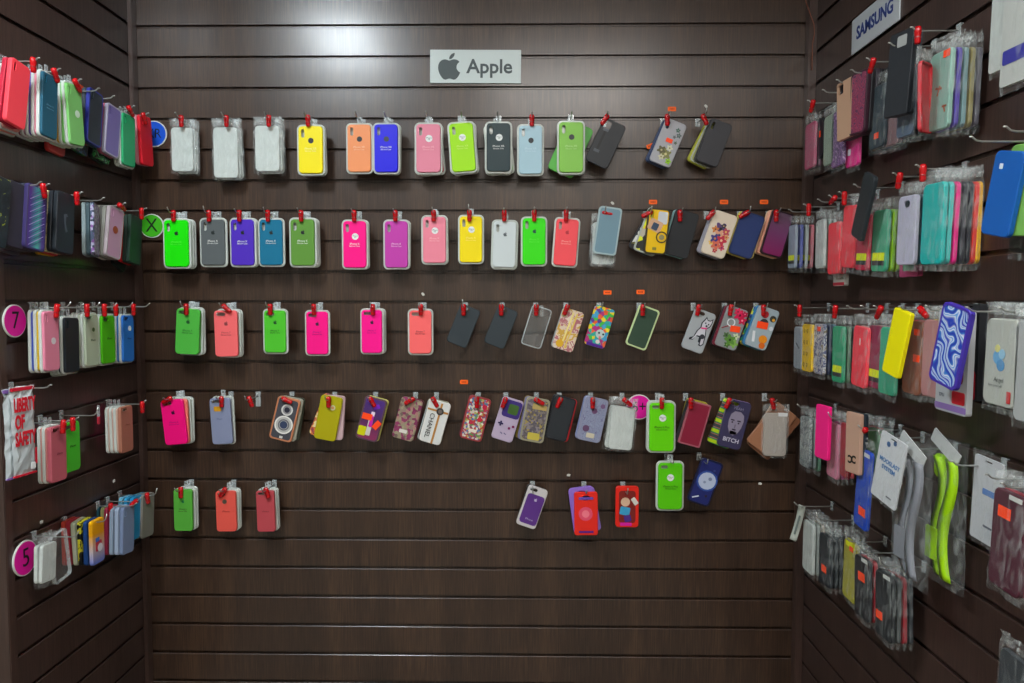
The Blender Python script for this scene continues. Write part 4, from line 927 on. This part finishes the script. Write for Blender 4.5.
# fifth row
stack(L, 'fifth', 'milky bagged case beside the 5 sign', 48, 558, 20, 52, 'g', frost, 6, .075, cam=None, dims=(.066, .13), tip=(79, 531), row=15,
      back=[('g', frost, 'milky bagged case', {'cam': None, 'tilt': 3})], hookd=.12)
stack(L, 'fifth', 'empty clear bumper case', 60, 556, 14, 46, 'cl', 0, -8, .06, cam=None, dims=(.07, .135))
stack(L, 'fifth', 'orange and blue comic printed case', 97, 541, 11, 45, 'b', pattern('grad', ('#1c5cc8', '#b8acb0', '#e09c10', '#e8a808'), 1), 0, .098, cam=None, dims=(.046, .125), tip=(107, 514), row=15, hookd=.12, step=.0145,
      dec=[('rect', 0, -.1, .5, .5, '#b83848', 'printed_panel'), ('dot', .1, -.15, .2, '#d8d8e0'), ('rect', -.1, .05, .3, .2, '#3c6cc0', 'printed_panel')],
      back=[('b', '#1c3c70', 'dark blue case'), ('b', pattern('blotch', ('#101214', '#181a18', '#b8b028', '#101214'), 35), 'black and yellow printed case'), ('b', '#a8ac94', 'cream case', {'tilt': -4}), ('b', '#9c2c38', 'brick red case', {'tilt': 2}), ('b', '#a8382c', 'rusty case', {'step': .012})])
stack(L, 'fifth', 'grey blue case with camera window', 127.3, 529.5, 15, 48, 'b', '#7888a8', 4, .090, cam='x', dims=(.060, .143), tip=(137, 503), row=15, yaw=-2, step=.0145, lock=0, lockd=.04, hookd=.12,
      back=[('b', '#a0b0c8', 'ice blue case'), ('b', '#90a0b4', 'pale blue case'), ('b', '#8c2840', 'crimson case'), ('b', '#7c7c50', 'olive case', {'step': .011}), ('b', '#1c4450', 'deep teal case')])
stack(L, 'fifth', 'cyan case', 137, 517, 9, 42, 'b', '#1c84b8', 4, .078, cam=None, dims=(.07, .132), tip=(141, 497), row=15, lock=80, step=.016,
      back=[('b', '#2c90c0', 'cyan case'), ('b', '#6cb0cc', 'pale cyan case')])
stack(L, 'fifth', 'stone grey case nearest the corner', 147, 515, 12, 44, 'b', '#7c7c74', 5, .086, cam='x', dims=(.07, .138), tip=(157, 487), row=15, lock=-12, yaw=-2, hookd=.12,
      back=[('b', '#94948c', 'light grey case', {'step': .014}), ('b', '#5ca0bc', 'dull cyan case')])
stack(L, 'top', 'pale bag at the photo edge', -4, 78, 20, 40, 'g', frost, 0, .05, cam=None, dims=(.07, .12))

# ================================================================== RIGHT WALL
R = 'r'
LBL = [('rect', 0, -.26, .8, .28, '#dce810', 'yellow_label'), ('rect', 0, -.36, .8, .16, '#1c2024', 'barcode_label')]
OT = lambda v=.1, s=.42: [('tag', 0, v, s, 0)]
stack(R, 'top', 'dusty pink bagged case nearest the corner', 811, 142, 9, 56, 'g', '#a8506c', 0, .085, cam=None, dims=(.085, .17), tip=(807, 105), row=3, lock=35,
      back=[('g', '#5c3c4c', 'plum bagged case')])
stack(R, 'top', 'black armband with orange tag', 820, 139, 12, 48, 'b', '#24262a', 0, .07, cam=None, dims=(.075, .12), dec=OT(.1, .4), opts={'r': .4})
stack(R, 'top', 'milky green bagged case', 830, 136, 11, 64, 'g', '#8c9c8c', 0, .075, cam=None, dims=(.08, .175), tip=(822, 91), row=3,
      back=[('g', '#8c4450', 'dull red bagged case')])
stack(R, 'top', 'purple marbled bagged case', 839, 134, 12, 62, 'g', pattern('swirl', ('#3c2450', '#8c5ca0', '#4c2c64', '#b090b8'), 25), 0, .075, cam=None, dims=(.088, .19), tip=(836, 82), row=3)
stack(R, 'top', 'plain beige case', 847, 109, 13, 60, 'b', '#b8957c', -3, .092, cam='sq', dims=(.078, .155), tip=(850, 73), row=3, opts={'r': .06}, yaw=10,
      back=[('b', '#34343c', 'dark case'), ('b', '#40464c', 'slate case')])
stack(R, 'top', 'hot pink bagged case under the beige one', 854, 137, 16, 58, 'g', '#e02c88', 2, .06, cam=None, dims=(.09, .17), dec=[('rect', -.2, -.2, .22, .22, '#d8d8dc', 'label_square')])
stack(R, 'top', 'pink and purple swirled case', 859, 103, 10, 62, 'b', pattern('swirl', ('#7c2444', '#b04c6c', '#4c2c4c'), 25), 4, .085, cam=None, dims=(.078, .158), tip=(866, 58), row=3, lock=35, yaw=6, border='#3c2430',
      back=[('b', '#242226', 'black case'), ('b', '#38303a', 'dark plum case'), ('b', '#1e1e22', 'black case'), ('b', '#2c2c30', 'graphite case')])
stack(R, 'top', 'silvery bagged dark case', 879, 112, 14, 74, 'g', '#344048', 2, .06, cam=None, dims=(.09, .19), dec=OT(-.3, .3),
      back=[('g', '#2c2c34', 'dark bagged case'), ('g', '#4c4468', 'dark violet bagged case')])
stack(R, 'top', 'large charcoal case with white label', 900, 74, 26, 74, 'b', '#2d3136', 6, .095, cam=None, dims=(.086, .185), tip=(888, 45), row=3, opts={'r': .05}, yaw=6, dec=[('rect', .05, .38, .4, .28, '#a8acac', 'white_label')],
      back=[('b', '#3c4248', 'dark grey case')])
stack(R, 'top', 'rosy bagged case below the charcoal one', 894, 112, 14, 60, 'g', '#8c6c70', 2, .05, cam=None, dims=(.088, .17),
      back=[('g', '#5c5c64', 'smoky bagged case')])
stack(R, 'top', 'bagged blue grey case behind the charcoal one', 908, 97, 16, 74, 'g', '#5c6c80', 3, .062, cam=None, dims=(.088, .19),
      back=[('g', '#3c4c54', 'slate bagged case'), ('g', '#6c9088', 'sage bagged case')])
stack(R, 'top', 'mint case with brown dragonflies', 941, 85, 24, 76, 'g', '#7ca498', 3, .085, cam=None, dims=(.090, .195), tip=(910, 28), row=3, lock=0,
      dec=[('rect', 0, .0, .05, .28, '#a85c30', 'dragonfly_body', 25), ('rect', 0, .03, .3, .06, '#8c4c30', 'dragonfly_wings', 10), ('rect', .32, -.25, .05, .2, '#a85c30', 'dragonfly_body', -20), ('rect', .32, -.22, .2, .05, '#8c4c30', 'dragonfly_wings'), ('tag', .3, .44, .3, 0)],
      back=[('g', '#4c3c98', 'violet bagged case'), ('g', '#6c8c90', 'grey green bagged case'), ('g', '#8c8454', 'khaki bagged case'), ('g', '#54505c', 'dark bagged case')])
stack(R, 'top', 'red glittering case edge', 925, 92, 10, 70, 'g', '#b82430', 4, .10, cam=None, dims=(.072, .178), yaw=-48)
stack(R, 'top', 'black bagged case with orange tag', 917, 94, 10, 68, 'g', '#2c343c', 4, .092, cam=None, dims=(.074, .175), dec=OT(.46, .4), yaw=-30)
# large cards top right
cardm = mat('#b0b4b0', .45)
for i, (x, y, dd, ds) in enumerate(((1012, 8, .04, 'milky bagged package at the top right photo edge'), (1026, 6, .075, 'white bagged package with blue print at the top right'))):
    item(R, x, y, 40, 100, dd, 2, 'card', cardm if i else frost, ds, 'goods high on the right wall', dec=[('text', 0, .25, .12, 'ART', '#8c9090'), ('rect', 0, -.3, .9, .24, '#2c2c90', 'blue_band')] if i else (), dims=(.12, .25 if i else .21), opts={'name': 'bagged_package', 'bag': 1, 'th': .008}, cat='package')
# second row
stack(R, 'second', 'pale blue bagged case with yellow label', 793, 243, 9, 60, 'g', '#8c98a8', 1, .098, cam=None, dims=(.070, .17), dec=LBL, tip=(788, 212), row=6, lock=None, step=.0165,
      back=[('g', '#4c54a0', 'indigo bagged case', {'dec': LBL}), ('g', '#a8b0b0', 'silver bagged case', {'dec': LBL}), ('g', '#c4707c', 'pale red bagged case', {'dec': LBL})])
hook(R, 803, 206, 6, '=wire hook above the bagged cases with yellow labels near the corner', 0)
stack(R, 'second', 'clear bagged bumper case', 821, 240, 12, 66, 'g', frost, 0, .085, cam='x', dims=(.084, .175), tip=(817, 202), row=6, yaw=-4,
      back=[('g', '#9ca8a0', 'pale green bagged case'), ('g', frost, 'milky bagged case')])
stack(R, 'second', 'coral bagged case, left of the two', 835, 244, 12, 64, 'g', '#e83c48', 0, .085, cam=None, dims=(.088, .178), tip=(828, 197), row=6, lock=70,
      back=[('g', '#e04450', 'red bagged case')])
stack(R, 'second', 'coral bagged case, right of the two', 850, 232, 14, 78, 'g', '#ec4450', 5, .085, cam=None, dims=(.088, .2), tip=(838, 193), row=6, lock=0,
      back=[('g', '#e83c4c', 'red bagged case')])
stack(R, 'second', 'small white box card with red base', 841, 276, 13, 20, 'card', '#b8b4ac', 0, .06, dims=(.07, .055), dec=[('rect', 0, -.4, 1, .12, '#b83040', 'red_band'), ('rect', 0, .05, .5, .35, '#8c7c70', 'printed_panel')], opts={'th': .012, 'name': 'boxed_product'})
stack(R, 'second', 'slim charcoal case hanging askew', 864, 207, 12, 60, 'b', '#2c3236', 24, .108, cam=None, dims=(.060, .16), yaw=0, tip=(853, 190), row=6, hookd=.12)
stack(R, 'second', 'crimson bagged case with yellow label', 864, 238, 11, 68, 'g', '#b02440', 4, .085, cam=None, dims=(.078, .175), dec=LBL, step=.02,
      back=[('g', '#a82440', 'dark crimson bagged case', {'dec': LBL}), ('g', '#9c2038', 'deep red bagged case')])
stack(R, 'second', 'mint bagged case with yellow label', 881, 236, 15, 72, 'g', '#3c9c78', 3, .075, cam=None, dims=(.086, .185), dec=LBL,
      back=[('g', '#8cc818', 'lime bagged case'), ('g', '#98c030', 'lime green bagged case')])
stack(R, 'second', 'pale lilac bagged case', 908, 225, 20, 74, 'g', '#b0b0c4', 2, .085, cam='c', dims=(.090, .19), tip=(892, 178), row=6, lock=15,
      back=[('g', '#24505c', 'deep teal bagged case'), ('g', '#385058', 'slate bagged case')])
stack(R, 'second', 'small pink boxed case below the lilac one', 911, 268, 15, 12, 'card', '#b04870', 0, .05, dims=(.08, .04), dec=[('rect', 0, .1, .6, .25, '#3c7c54', 'printed_panel')], opts={'th': .012, 'name': 'boxed_product'})
stack(R, 'second', 'turquoise bagged case', 934, 218, 26, 80, 'g', '#1ca8a4', 2, .090, cam=None, dims=(.092, .205), tip=(915, 166), row=6, lock=0,
      back=[('g', '#48b4b0', 'light turquoise bagged case', {'step': .012}), ('g', '#e02484', 'magenta bagged case', {'step': .013}), ('g', '#34343c', 'dark bagged case'), ('g', '#2c2c34', 'black bagged case', {'step': .012}), ('g', '#dc3c34', 'red bagged case', {'step': .012}), ('g', '#e0a814', 'amber bagged case', {'step': .008})])
stack(R, 'second', 'cobalt blue case', 1004, 194, 30, 84, 'b', '#1858a8', 13, .085, cam=None, dims=(.070, .150), tip=(969, 150), row=6, yaw=6, hookd=.15, dec=[('rect', -.2, .32, .12, .14, '#c8d4e0', 'lens_window')])
stack(R, 'second', 'light green case at the photo edge', 1024, 190, 24, 70, 'b', '#78b054', 6, .07, cam=None, dims=(.08, .16), tip=(1003, 137), row=6, hookd=.14,
      back=[('b', '#24282c', 'black case', {'step': .012}), ('g', '#34383c', 'dark bagged case', {'dy': 12, 'dx': -8})])
# third row
stack(R, 'third', 'pale grey case with dark script', 799, 344, 8, 54, 'g', '#8c949c', 0, .09, cam=None, dims=(.075, .165), tip=(794, 310), row=9, lock=0, dec=[('rect', 0, .05, .5, .08, '#30343c', 'printed_script', 30)])
stack(R, 'third', 'yellow bagged case with small letters', 808, 344, 12, 62, 'g', '#dcb40c', 0, .088, cam=None, dims=(.090, .178), border=None,
      dec=[('text', -.22+.28*(i % 2), .36-.24*(i//2), .2, 'Q', '#5c4c10') for i in range(8)])
stack(R, 'third', 'white bagged case with blue scribbles', 820, 345, 12, 64, 'g', pattern('blotch', ('#b8bcc4', '#404878', '#c4c4c8', '#7c6c50'), 55), 0, .082, cam=None, dims=(.085, .182), dec=OT(.4, .3),
      back=[('g', '#2c3454', 'navy bagged case'), ('g', '#24647c', 'petrol bagged case')])
stack(R, 'third', 'mint bagged case with yellow label', 839, 350, 12, 72, 'g', '#2c9c70', 0, .08, cam=None, dims=(.080, .19), dec=LBL, tip=(829, 311), row=9, lock=12,
      back=[('g', '#6c8c70', 'sage bagged case'), ('g', '#3c4440', 'smoky bagged case')])
stack(R, 'third', 'coral bagged case with clean face', 861, 352, 18, 76, 'g', '#ec3c4c', 4, .09, cam=None, dims=(.092, .19), tip=(846, 311), row=9, dec=[('rect', .0, .25, .08, .22, '#e8c0c0', 'lens_window')],
      back=[('g', '#d8a8a0', 'pale pink bagged case')])
stack(R, 'third', 'crimson edged bagged case with yellow label', 876, 352, 11, 76, 'g', '#8c2c4c', 2, .08, cam=None, dims=(.08, .19), dec=LBL, tip=(860, 309), row=9,
      back=[('g', '#c8a49c', 'beige bagged case'), ('g', '#303438', 'dark bagged case')])
stack(R, 'third', 'mint bagged case beside the yellow one', 889, 356, 18, 80, 'g', '#3ca480', 2, .088, cam=None, dims=(.088, .195), tip=(873, 310), row=9, lock=40)
stack(R, 'third', 'bright yellow unwrapped case', 897.5, 343, 18, 76, 'b', '#e4dc08', 15, .108, cam=None, dims=(.044, .150), tip=(898, 307), row=9, opts={'r': .1}, yaw=8, hookd=.12, lock=-60, lockd=.07)
stack(R, 'third', 'brown bagged case with orange tags', 914, 352, 18, 82, 'g', '#84503c', 2, .08, cam=None, dims=(.088, .20), dec=[('tag', .2, .35, .3, 0), ('tag', .25, 0, .35, 0)],
      back=[('g', '#b82c2c', 'red bagged case'), ('g', '#a03830', 'dark red bagged case')])
stack(R, 'third', 'dusky pink bagged case', 934, 353, 18, 84, 'g', '#b07c7c', 2, .08, cam=None, dims=(.088, .20), tip=(925, 305), row=9,
      back=[('g', '#d0b018', 'yellow bagged case'), ('g', '#3c8c80', 'teal bagged case')])
item(R, 955, 362, 34, 86, .07, 1, 'card', '#b4b8bc', 'white boxed product with red and violet print behind the swirled case', 'goods high on the right wall', dims=(.105, .205),
     dec=[('rect', .1, .1, .55, 1.2, '#7c2c48', 'maroon_window'), ('rect', .25, -.34, .4, .24, '#c82030', 'red_print'), ('rect', 0, -.45, 1, .12, '#8c70b0', 'violet_band'), ('rect', .25, .04, .3, .16, '#c84850', 'red_print'), ('text', -.28, -.34, .1, 'TPU', '#505864')], opts={'th': .012, 'name': 'boxed_product'}, cat='package')
stack(R, 'third', 'blue and white swirled case with violet edge', 951, 346, 34, 84, 'b', pattern('swirl', ('#2440b0', '#c8d4e4', '#3c8cd0', '#d8e0ec', '#3c7cc8', '#2c3ca8'), 9, .25, .9), 14, .115, cam=None, dims=(.080, .16), tip=(965, 308), row=9, border='#40309c', yaw=6, hookd=.13,
      )
stack(R, 'third', 'black slim carton with red end', 973, 352, 8, 80, 'card', '#26282c', 0, .06, dims=(.05, .19), dec=[('rect', 0, -.34, .8, 1.0, '#b81c30', 'red_end')]+[('rect', 0, -.28-.06*i, .3, .14, '#d8c8c8', 'white_mark') for i in range(3)], opts={'th': .016, 'name': 'boxed_product'}, yaw=0)
stack(R, 'third', 'pale bagged case with blue figure', 1003, 356, 44, 94, 'g', '#a8aca4', 2, .09, cam=None, dims=(.104, .192), tip=(998, 311), row=9,
      dec=[('dot', -.08, .06, .15, '#5c9cc8'), ('dot', .02, -.03, .12, '#3c84b8'), ('dot', -.1, .16, .08, '#c8c478'), ('dot', .05, .1, .1, '#88b4cc'), ('rect', .32, -.38, .12, .24, '#b83838', 'red_label'), ('text', 0, -.2, .13, 'Angel', '#5c605c'), ('text', -.1, -.27, .08, 'love yourself', '#787c78')],
      back=[('g', '#989c98', 'grey bagged case'), ('g', '#8c9090', 'smoky bagged case')])
stack(R, 'third', 'pale bagged case at the photo edge', 1034, 365, 30, 90, 'g', '#a0a4a4', 0, .09, cam=None, dims=(.10, .21))
# fourth row
stack(R, 'fourth', 'silver patterned bagged case', 806, 438, 12, 66, 'g', pattern('blotch', ('#70787c', '#98a0a0', '#5c6468', '#a8b0b0'), 50), 0, .08, cam=None, dims=(.09, .19), tip=(797, 404), row=12, hookd=.115,
      back=[('g', '#7c8888', 'grey bagged case'), ('g', '#5c8c70', 'green bagged case', {'dy': 3})])
stack(R, 'fourth', 'shocking pink unwrapped case', 823, 432, 16, 57, 'b', '#f42484', 1, .10, cam=None, dims=(.062, .150), yaw=10, opts={'r': .1})
stack(R, 'fourth', 'rose bagged case', 834, 446, 12, 70, 'g', '#c87c94', 1, .08, cam=None, dims=(.082, .19), tip=(828, 412), row=12,
      back=[('g', '#c0508c', 'orchid bagged case'), ('g', '#a82c50', 'dark pink bagged case')])
stack(R, 'fourth', 'scarlet bagged case', 845, 446, 10, 66, 'g', '#a81c2c', 1, .085, cam=None, dims=(.075, .178), yaw=-10, lock=0,
      back=[('g', '#b83840', 'red bagged case')])
stack(R, 'fourth', 'beige case with interlocked letters', 854, 443, 16, 62, 'b', '#bc9884', 0, .10, cam=None, dims=(.060, .154), yaw=8, tip=(850, 420), row=12, opts={'r': .08},
      dec=[('text', .12, -.27, .44, 'C', '#141414', 0, .0012), ('text', -.12, -.27, .44, 'C', '#141414', 180, .0012)],
      back=[('b', '#283038', 'dark case')])
stack(R, 'fourth', 'sage green bagged case', 874, 452, 16, 70, 'g', '#5c8c64', -4, .06, cam=None, dims=(.085, .18), tip=(858, 425), row=12, lock=70,
      back=[('g', '#a82c30', 'red bagged case', {'dx': -3}), ('g', '#5c7464', 'grey green bagged case')])
stack(R, 'fourth', 'blue boxed tube in long bag', 864, 484, 17, 96, 'g', '#2048b8', 5, .095, cam=None, dims=(.082, .24), dec=[('tag', .1, -.28, .5, 0), ('rect', .2, .45, .4, .14, '#c0c4c8', 'size_label')], opts={'film': FILMD()})
item(R, 889, 470, 26, 70, .13, 13, 'card', '#bcc0c4', 'white hanging card with blue lettering in the fourth right row', 'hanging cards on the right wall', dims=(.088, .155), yaw=8,
     dec=[('text', 0, .10, .155, 'MOOSLAST', '#3c6ca0', 0, .0004), ('text', 0, .0, .155, 'SYSTEM', '#3c6ca0', 0, .0004), ('dot', -.15, .36, .07, '#3c5c88'), ('dot', .08, .42, .06, '#3c5c88'), ('rect', .2, -.38, .2, .04, '#60646c', 'fine_print')], opts={'bag': 1, 'th': .003}, cat='card')
hook(R, 878, 430, 12, 'white hanging card of the fourth right row')
def armband(px, py, d, w, h, col, c2, desc, tip, tagz=None):
    M = Matrix.Translation(pt(R, px, py, d)) @ Matrix.Rotation(-PI/2+rad(4), 4, 'Z')
    r = empty('bagged_armband', M); tag(r, desc, 'armband', 'bagged sports armbands on the right wall')
    for k, (dx, ph, wd, cc) in enumerate(((-.2*w, 0, .24*w, col), (.03*w, .4, .14*w, c2), (.14*w, .5, .26*w, col))):
        bm = bmesh.new(); n = 22; V = []
        for i in range(n+1):
            v = i/n; z = h*(.36-.80*v); x = dx+.11*w*math.sin(ph+v*6.2)+(.12*w*v if k == 0 else 0)
            y = .002*math.sin(v*9+k)-.0035*k
            V.append([bm.verts.new((x-wd/2, y, z)), bm.verts.new((x, y-.0035, z)), bm.verts.new((x+wd/2, y, z)), bm.verts.new((x, y+.003, z))])
        for a, b_ in zip(V, V[1:]):
            for j in range(4): bm.faces.new((a[j], a[(j+1) % 4], b_[(j+1) % 4], b_[j]))
        bm.faces.new(V[0]); bm.faces.new(V[-1])
        link('strap', bm, mat(cc, .5), r, True)
    link('phone_pocket', S_(rrect(.5*w, .16*h, .012, 4, -.04*w, .30*h), (rrect(.1*w, .028*h, .004, 3, -.16*w, .32*h),), .006, .001, .001), mat(col, .5), r)
    link('folded_card', moved(S_(rrect(.7*w, .10*h, .002, 1), (), .001, -.0008, 0), .02*w, -.003, .44*h, rad(28)), mat('#b8bcbc', .5), r)
    link('printed_sheet', S_(rrect(.3*w, .22*h, .002, 1, -.22*w, -.24*h), (), -.004, -.006, 0), mat('#8c9094' if tagz else col, .5), r)
    if tagz: link('price_sticker', S_(circ(-.34*w, tagz*h, .012, 14, .015), (), -.0085, -.0095, 0), mat('#ff4a18', .5), r)
    bag_part(r, w, h, .008, -.010, 0, FILMD(), .03)
    hook(R, tip[0], tip[1], 12, desc.split(' in ')[0])
armband(911, 512, .105, .135, .31, '#7c8088', '#9ca0a4', 'grey sports armband in a clear bag low on the right wall', (907, 447), .0)
armband(944, 512, .06, .135, .31, '#9cd00c', '#6c7c30', 'lime sports armband in a clear bag low on the right wall', (950, 466))
item(R, 987, 501, 26, 76, .05, 3, 'card', '#b4b8bc', 'white hanging card beside the maroon bagged case', 'hanging cards on the right wall', dims=(.085, .165), yaw=0,
     dec=[('rect', .1, .1, .5, .14, '#4c74b0', 'blue_lettering_block'), ('rect', .1, -.3, .3, .05, '#5c606c', 'fine_print')], opts={'bag': 1, 'th': .003}, cat='card')
hook(R, 985, 478, 12, 'white hanging card beside the maroon case')
stack(R, 'fourth', 'maroon bagged case with orange tag', 1009, 535, 36, 106, 'g', '#4c2430', 3, .095, cam=None, dims=(.098, .215), tip=(1000, 487), row=12, hookd=.12, dec=[('tag', -.12, .28, .4, 0), ('rect', .2, .46, .4, .1, '#c8ccc8', 'size_label')],
      back=[('g', '#8c1c30', 'dark red bagged case'), ('g', '#2c242c', 'black bagged case')])
# fifth row
M = Matrix.Translation(pt(R, 797, 522, .10)) @ Matrix.Rotation(-PI/2+.9, 4, 'Z') @ Matrix.Rotation(rad(14), 4, 'Y')
r = empty('white_strap', M); tag(r, 'curved white plastic strap hanging at the corner end of the fifth right row', 'strap')
bm = bmesh.new(); V = []
for i in range(13):
    v = i/12; y = .018*math.sin(v*2.4); z = .055-.12*v
    V.append([bm.verts.new((x, y+e, z)) for x, e in ((-.010, 0), (.010, 0), (.010, .002), (-.010, .002))])
for a, b_ in zip(V, V[1:]):
    for j in range(4): bm.faces.new((a[j], a[(j+1) % 4], b_[(j+1) % 4], b_[j]))
bm.faces.new(V[0]); bm.faces.new(V[-1])
link('strap_body', bm, mat('#b4bcb4', .4), r, True)
link('strap_core', S_(rrect(.006, .09, .002, 2), (), .014, .012, 0), mat('#6c7874', .5), r)
stack(R, 'fifth', 'milky bagged case nearest the corner', 809, 543, 14, 70, 'g', frost, 0, .08, cam=None, dims=(.09, .19), tip=(794, 502), row=15, hookd=.115,
      back=[('g', '#98a09c', 'grey bagged case'), ('g', '#9c9484', 'cream bagged case'), ('g', '#8c8c84', 'stone bagged case')])
stack(R, 'fifth', 'black bagged case with low orange tag', 826, 556, 16, 68, 'g', '#20242a', -2, .09, cam=None, dims=(.09, .178), dec=[('tag', -.05, -.18, .42, 0)], tip=(816, 512), row=15,
      back=[('g', '#2c3034', 'dark bagged case'), ('g', '#383c40', 'graphite bagged case'), ('g', '#24282c', 'black bagged case')])
stack(R, 'fifth', 'pale yellow bagged case with bright label', 851, 566, 14, 84, 'g', '#a09c3c', 2, .085, cam=None, dims=(.085, .195), dec=[('rect', 0, .44, .7, .22, '#dce000', 'yellow_label'), ('tag', .1, .38, .3, 0)], tip=(845, 530), row=15,
      back=[('g', '#8c9490', 'grey bagged case')])
stack(R, 'fifth', 'black bagged case with high orange tag', 863, 583, 22, 78, 'g', '#262629', -3, .09, cam=None, dims=(.092, .19), dec=[('tag', 0, .18, .45, 0), ('rect', .2, .47, .4, .12, '#c8ccc8', 'size_label')], tip=(860, 545), row=15,
      back=[('g', '#a03038', 'red bagged case')])
stack(R, 'fifth', 'lowest black bagged case', 885, 601, 22, 82, 'g', '#222427', -3, .09, cam=None, dims=(.092, .19), dec=[('tag', -.25, -.18, .4, 0), ('rect', .2, .47, .4, .12, '#c8ccc8', 'size_label')], tip=(879, 556), row=15,
      back=[('g', '#4c5050', 'grey bagged case'), ('g', '#982c34', 'dark red bagged case'), ('g', '#30343a', 'dark bagged case')])
stack(R, 'lowest', 'dark bagged case at the bottom photo edge', 1016, 690, 30, 90, 'g', '#34383c', 3, .08, cam=None, dims=(.10, .18))

# thin cable hanging down the right corner post
c = [Vector(pt(-.04, x, y, 0)) for x, y in ((804, -12), (806, 2), (811, 16), (814, 24), (814.5, 34), (812.5, 44), (812, 70))]
o = link('hanging_cable', tube(bmesh.new(), c, .0014, 8), mat('#8a5440', .5), None, True)
tag(o, 'thin brown cable hanging along the right corner post at the top', 'cable')

# ================================================================== CAMERA, VIEW
cd = bpy.data.cameras.new('camera'); cam = bpy.data.objects.new('camera', cd); COL.objects.link(cam)
cd.sensor_width = 36; cd.lens = F*36/1024; cd.clip_start = .05
rx, ry, rz = rot((1, 0, 0)), rot((0, 1, 0)), rot((0, 0, 1))
M = Matrix(((rx.x, ry.x, rz.x, CAM.x), (rx.y, ry.y, rz.y, CAM.y), (rx.z, ry.z, rz.z, CAM.z), (0, 0, 0, 1)))
cam.matrix_world = M
S.camera = cam
wd = bpy.data.worlds.new('world'); S.world = wd; wd.use_nodes = True
wd.node_tree.nodes['Background'].inputs[0].default_value = (.5, .5, .5, 1)
wd.node_tree.nodes['Background'].inputs[1].default_value = .12
S.view_settings.view_transform = 'Standard'; S.view_settings.look = 'None'
S.view_settings.gamma = 1; S.view_settings.use_curve_mapping = False
S.view_settings.exposure = 0.5
try: S.cycles.transparent_max_bounces = 32
except Exception: pass
